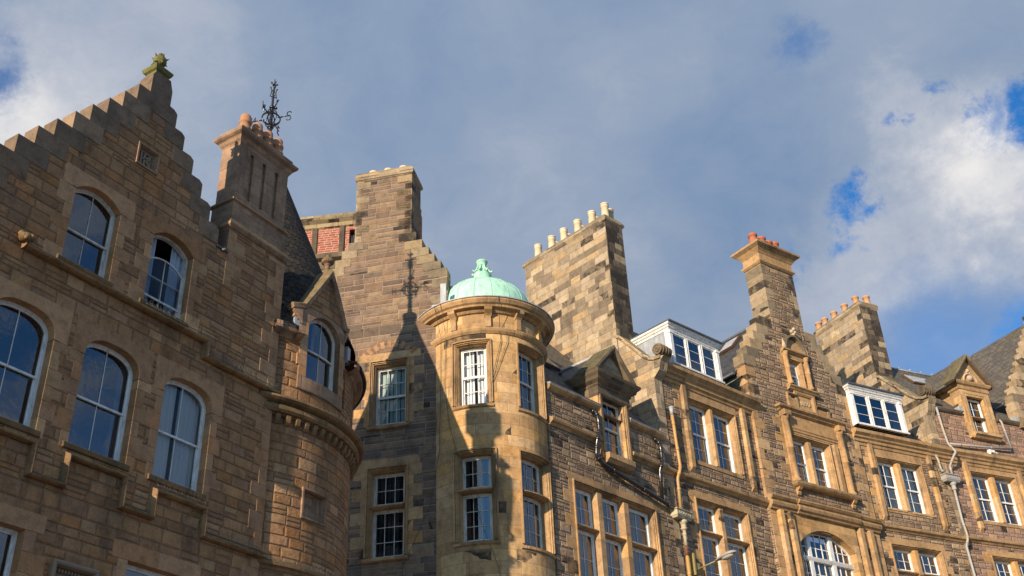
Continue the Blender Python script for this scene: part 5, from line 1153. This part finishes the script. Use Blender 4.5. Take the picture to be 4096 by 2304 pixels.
# drainpipes
F1b = F1
pipe(HM, 'orange_pipe', F1, [(5.62, -.16, 15.95), (5.66, -.16, 15.0), (5.72, -.16, 14.02), (5.50, -.26, 13.74), (5.46, -.16, 13.5), (5.42, -.16, 12.34)], .056, 'drainpipe', 'orange rust-coloured drainpipe')
mb = MB(); mb.tube([(5.60, -.16, 16.28), (5.62, -.16, 15.95)], [.085, .058], 10); mb.build('pipe_top', 'lead', HM, F1)
def hopper(par, fr, x0, x1, z0, z1, mat, neck, label):
    mb = MB(); mb.ring(x0, x1, -.30, .0, [(-.05, z0-.06), (-.02, z0), (.0, z0+.03), (.0, z1-.06), (.04, z1-.03), (.04, z1)])
    n = int((x1-x0)/.17)
    for k in range(n):
        c_ = x0+.1+(x1-x0-.2)*(k+.5)/n; mb.tube([(c_+.05*math.cos(t), -.305, (z0+z1)/2+.05*math.sin(t)) for t in [i*math.pi/4 for i in range(9)]], .012, 5)
    mb.lathe([(.09, z0-.06), (.15, z0-.10), (.16, z0-.15), (.10, z0-.2), (.09, z0-.34), (.13, z0-.36), (.07, z0-.42)], 12, c=(neck, -.16))
    o = mb.build('hopper_head', mat, par, fr); o['label'] = label; return o
hopper(HM, F1, 4.98, 5.86, 12.06, 12.30, 'cream_iron', 5.46, 'ornate pale hopper head with rosettes')
pipe(HM, 'cream_iron', F1, [(5.46, -.16, 11.7), (5.45, -.16, 11.1)], .06, 'drainpipe', 'cream length of drainpipe under the hopper'); pipe(HM, 'rust', F1, [(5.45, -.16, 11.1), (5.44, -.16, 10.75)], .062, 'drainpipe', 'rust-brown length of drainpipe')
pipe(HM, 'orange_pipe', F1, [(5.44, -.16, 10.75), (5.43, -.16, 9.0), (5.42, -.16, 3.0)], .056)
pipe(HM, 'grey_pipe', F4, [(5.92, -.18, 20.1), (5.98, -.18, 19.0), (6.04, -.2, 18.30), (6.02, -.5, 17.80), (5.84, -.40, 17.52), (5.80, -.16, 17.2), (5.82, -.16, 16.78)], .052, 'drainpipe', 'grey drainpipe stepping out over the cornice')
pipe(HM, 'grey_pipe', F4, [(5.10, -.1, 17.66), (5.14, -.16, 17.45), (5.18, -.16, 16.95), (5.36, -.16, 16.82)], .05)
hopper(HM, F4, 5.22, 6.08, 16.50, 16.76, 'grey_pipe', 5.70, 'grey hopper head on the drainpipe')
pipe(HM, 'grey_pipe', F4, [(5.69, -.16, 16.1), (5.67, -.16, 14.74), (5.74, -.16, 14.05), (5.54, -.28, 13.80), (5.50, -.16, 13.55), (5.53, -.16, 12.3), (5.5, -.16, 3)], .052, 'drainpipe', 'long grey drainpipe with ochre stains')

# ================================================================ pink stone house at the right edge
HR = thing('pink_house', 'pink-brown stone house with a gabled stone dormer and grey slate roofs at the right edge', 'house', (26, 57, 0))
mb = MB(); mb.slab([(.30, -EYE), (14, -EYE), (14, 20.1), (.30, 20.1)], [rect(1.6, 4.4, 14.8, 17.2), rect(1.5, 4.3, 9.8, 13.3), rect(2.6, 3.85, 19.2, 20.05)], 0, .45); mb.build('front_wall', 'pink_rubble', HR, F5)
w = lightset(HR, F5, [(1.72, 2.84), (3.12, 4.26)], 14.96, 17.08, None, .22, 2, 2, 2, ['full', 'edge'], 'curtain')
mb = MB(); dressings(mb, 1.58, 4.42, 14.86, 17.22, .2, .30, .2, .4, .0, .01); mb.box(1.5, 4.55, -.012, .3, 17.225, 17.55, 1., .4, .01); mb.build('window_surround', 'gold_dressed', w, F5)
strips(HR, F5, (1.36, 4.72), 14.5, 17.6)
w = lightset(HR, F5, [(1.64, 2.78), (3.06, 4.22)], 9.9, 13.2, (12.2, 12.34), .22, 3, 2, 3, ['full', None], 'curtain')
mb = MB(); dressings(mb, 1.50, 4.36, 9.8, 13.36, .2, .46, .2, .36, .0, .006); mb.box(1.3, 4.6, -.008, .2, 13.365, 13.6, 1., .4); mb.build('window_surround', 'gold_dressed', w, F5)
string(HR, F5, .25, 14, .18)
mb = MB(); mb.mould(.42, 14, [(y*.9, z+.06) for y, z in cprof]); mb.build('cornice', 'gold_moulding', HR, F5)
for a, b in ((.42, 2.1), (4.3, 5.9)): mb = MB(); mb.mould(a, b, [(y, z+5.16) for y, z in eprof]); mb.build('eaves_course', 'dark_moulding', HR, F5)
rf = roof_slope(HR, F5, 'worn_slate', .2, 7.5, .0, 20.2, 3.6, 24.22, (2.28, 4.10, 1.9), [[(.2, 3.6, 24.22), (7.5, 3.6, 24.22), (7.5, 7, 20), (.2, 7, 20)]])
mb = MB(); mb.tube([(.2, 3.6, 24.25), (7, 3.6, 24.25)], .055, 8)
for k in range(9): mb.ball((.6+.75*k, 3.6, 24.36), .055, 8)
mb.build('ridge', 'lead', rf, F5)
fsk = F5 @ Matrix.Translation((2.9, 2.55, 23.05)) @ Matrix.Rotation(math.atan2(3.35, 3.0), 4, 'X')
mb = MB(); mb.box(-.85, .85, -.5, .5, .02, .1); sk = mb.build('skylight', 'timber', HR, fsk); mb = MB(); mb.box(-.75, .75, -.42, .42, .1, .13)
mb.build('pane', 'lead', sk, fsk)
# gabled dormer
mb = MB(); mb.slab(rect(2.26, 4.12, 18.9, 21.40), [rect(2.62, 3.68, 19.24, 21.05)], -.14, 2.0, back=False); dm = mb.build('stone_dormer', 'gold_ashlar', HR, F5)
w = window(HR, F5, 2.62, 3.68, 19.24, 21.05, .12, 2, 2, 2, .48, curtain='edge', cmat='white_blind')
mb = MB(); mb.sweep([(2.62, 19.24), (2.62, 21.05), (3.68, 21.05), (3.68, 19.24)], [(0, .17), (0, .04), (.05, -.06), (.10, -.08), (.12, -.16), (.20, -.16), (.22, -.10)]); mb.build('architrave', 'gold_moulding', w, F5)
mb = MB(); mb.mould(2.42, 4.05, [(.05, 19.24), (-.30, 19.18), (-.32, 19.05), (-.22, 18.98), (-.16, 18.90), (.02, 18.86)]); mb.build('window_sill', 'gold_moulding', w, F5)
mb = MB(); mb.ring(2.24, 4.14, -.14, 2.0, [(0, 21.34), (.04, 21.38), (.04, 21.56), (.12, 21.62), (.16, 21.72), (.16, 21.78), (.05, 21.84)]); mb.build('entablature', 'gold_moulding', dm, F5)
mb = MB(); mb.slab([(2.10, 21.80), (4.28, 21.80), (3.19, 23.10)], (), -.12, .4); mb.build('gablet', 'gold_dressed', dm, F5)
mb = MB(); mb.tube([(3.19+.42*math.cos(math.pi*i/12), -.15, 21.86+.42*math.sin(math.pi*i/12)) for i in range(13)], .05, 6); mb.ball((3.19, -.14, 22.05), .16, 10); mb.ball((3.19, -.14, 22.45), .10, 8); mb.ball((3.10, -.14, 22.36), .06, 8); mb.ball((3.28, -.14, 22.36), .06, 8); mb.build('gablet_carving', 'gold_carving', dm, F5)
mb = MB(); mb.sweep([(1.85, 21.64), (3.19, 23.18), (4.50, 21.70)], [(-.06, .6), (-.06, -.34), (.03, -.38), (.07, -.34), (.07, .6)]); mb.build('gablet_coping', 'dark_moulding', dm, F5)
mb = MB(); mb.poly([(3.19, .2, 23.2), (1.75, .2, 21.55), (1.75, 2.2, 21.55), (3.19, 3.1, 23.2)]); mb.poly([(3.19, .2, 23.2), (4.60, .2, 21.55), (4.60, 2.2, 21.55), (3.19, 3.1, 23.2)]); mb.build('dormer_roof', 'worn_slate', dm, F5)
mb = MB(); mb.tube([(1.70, .1, 21.52), (1.72, 2.0, 21.50)], .06, 8); mb.build('dormer_gutter', 'dark_lead', dm, F5)
mb = MB(); mb.box(2.02, 2.26, -.10, .6, 20.22, 20.45); mb.box(5.62, 5.9, -.10, .5, 20.22, 20.5); mb.build('flashing', 'lead', HR, F5)
# crow-stepped cross gable at the frame's edge
gs = [(5.75+.30*i, 21.7+.44*i) for i in range(12)]
out = [(5.75, 19.9), (14, 19.9), (14, 26.9), (9.1, 26.9)]
for i in range(11, -1, -1): u, z = gs[i]; out += [(u+.02, z-.03), (u+.02, (gs[i-1][1]-.03) if i else 20.0)]
mb = MB(); mb.slab(out[:-1], (), -.16, .4); mb.build('gable_wall', 'pink_rubble', HR, F5)
steps(HR, F5 @ Matrix.Translation((0, -.16, 0)), 'stack_dressed', gs, -1, .66, .44, .58, .012)
quoin(HR, F5, 'stack_dressed', 5.75, -1, 20.0, 21.6, .55, .3, .4, .17, .4)
mb = MB(); mb.poly([(9.3, .3, 26.6), (5.55, .3, 21.3), (5.55, 7, 21.3), (9.3, 7, 26.6)]); mb.build('gable_roof', 'worn_slate', HR, F5)
mb = MB(); mb.tube([(5.52, .2, 21.28), (5.52, 4, 21.28)], .07, 8); mb.build('gutter', 'dark_lead', HR, F5)
pipe(HR, 'grey_pipe', F5, [(.68, -.14, 18.34), (2.6, -.14, 18.46), (4.60, -.14, 18.62)], .05, 'drainpipe', 'grey drainpipe running along above the cornice', brackets=False)
pipe(HR, 'grey_pipe', F5, [(4.36, -.06, 20.2), (4.48, -.14, 20.0), (4.62, -.14, 18.66)], .05)
# security camera on the cornice
SC = thing('security_camera', 'small white security camera on a bracket above the stone cornice', 'camera', KS @ frame(18.701, 45.154, 64.0) @ Vector((3.3, -.2, 18.2)))
mb = MB(); mb.tube([(3.72, .0, 18.22), (3.70, -.16, 18.26), (3.30, -.18, 18.28)], .035, 8); mb.build('bracket', 'white_paint', SC, F5)
mb = MB(); mb.box(2.98, 3.30, -.28, -.12, 18.20, 18.34, 1., .5, .02); mb.ball((3.04, -.2, 18.18), .075, 10); mb.build('camera_body', 'white_paint', SC, F5)
# street lamp on the wall beside the drainpipe
SL = thing('street_lamp', 'grey street lamp head on an olive arm reaching out from a wall bracket', 'street lamp', F2 @ Vector((.5, 0, 10)))
mb = MB(); mb.box(.40, .60, -.14, -.02, 9.0, 10.20, 1., .5, .01); mb.box(.28, .34, -.20, .0, 10.16, 10.9); mb.box(.34, .62, -.16, -.03, 10.35, 10.6, 1., .5, .01); mb.tube([(.5, -.09, 10.2), (.5, -.09, 10.36)], .06, 8); mb.build('wall_bracket', 'olive_paint', SL, F2)
ah = Vector((.52, -.14, 10.40)); dh = Vector((.12, -1.0, .155)).normalized()
mb = MB(); mb.tube([ah, ah+dh*.80], .026, 8); mb.build('lamp_arm', 'olive_paint', SL, F2)
hb = ah+dh*.70; sx = Vector((1, .12, 0)).normalized(); up_ = dh.cross(sx); up_ = up_ if up_.z > 0 else -up_
mb = MB(); prof_ = [(0, .045, .045), (.11, .085, .065), (.27, .15, .10), (.46, .18, .125), (.66, .165, .115), (.79, .10, .075), (.84, .035, .035)]
rows = []
for s_, w_, h_ in prof_: rows.append([hb+dh*s_+sx*(w_*math.cos(a))+up_*((h_ if math.sin(a) > 0 else h_*.35)*math.sin(a)) for a in [2*math.pi*i/14 for i in range(14)]])
for A_, B_ in zip(rows, rows[1:]):
    for i in range(14): j = (i+1) % 14; mb.poly([A_[i], A_[j], B_[j], B_[i]], sm=True)
mb.poly(rows[0]); mb.poly(rows[-1]); mb.build('lamp_head', 'lamp_grey', SL, F2)
mb = MB(); rows = []
for s_, w_, h_ in ((.26, .05, .035), (.35, .125, .08), (.49, .15, .10), (.63, .125, .08), (.72, .05, .035)): rows.append([hb+dh*s_+sx*(w_*math.cos(a))-up_*(.03+h_*math.sin(a)) for a in [math.pi*i/10 for i in range(11)]])
for A_, B_ in zip(rows, rows[1:]):
    for i in range(10): mb.poly([A_[i], A_[i+1], B_[i+1], B_[i]], sm=True)
mb.build('lamp_lens', 'lamp_lens', SL, F2)
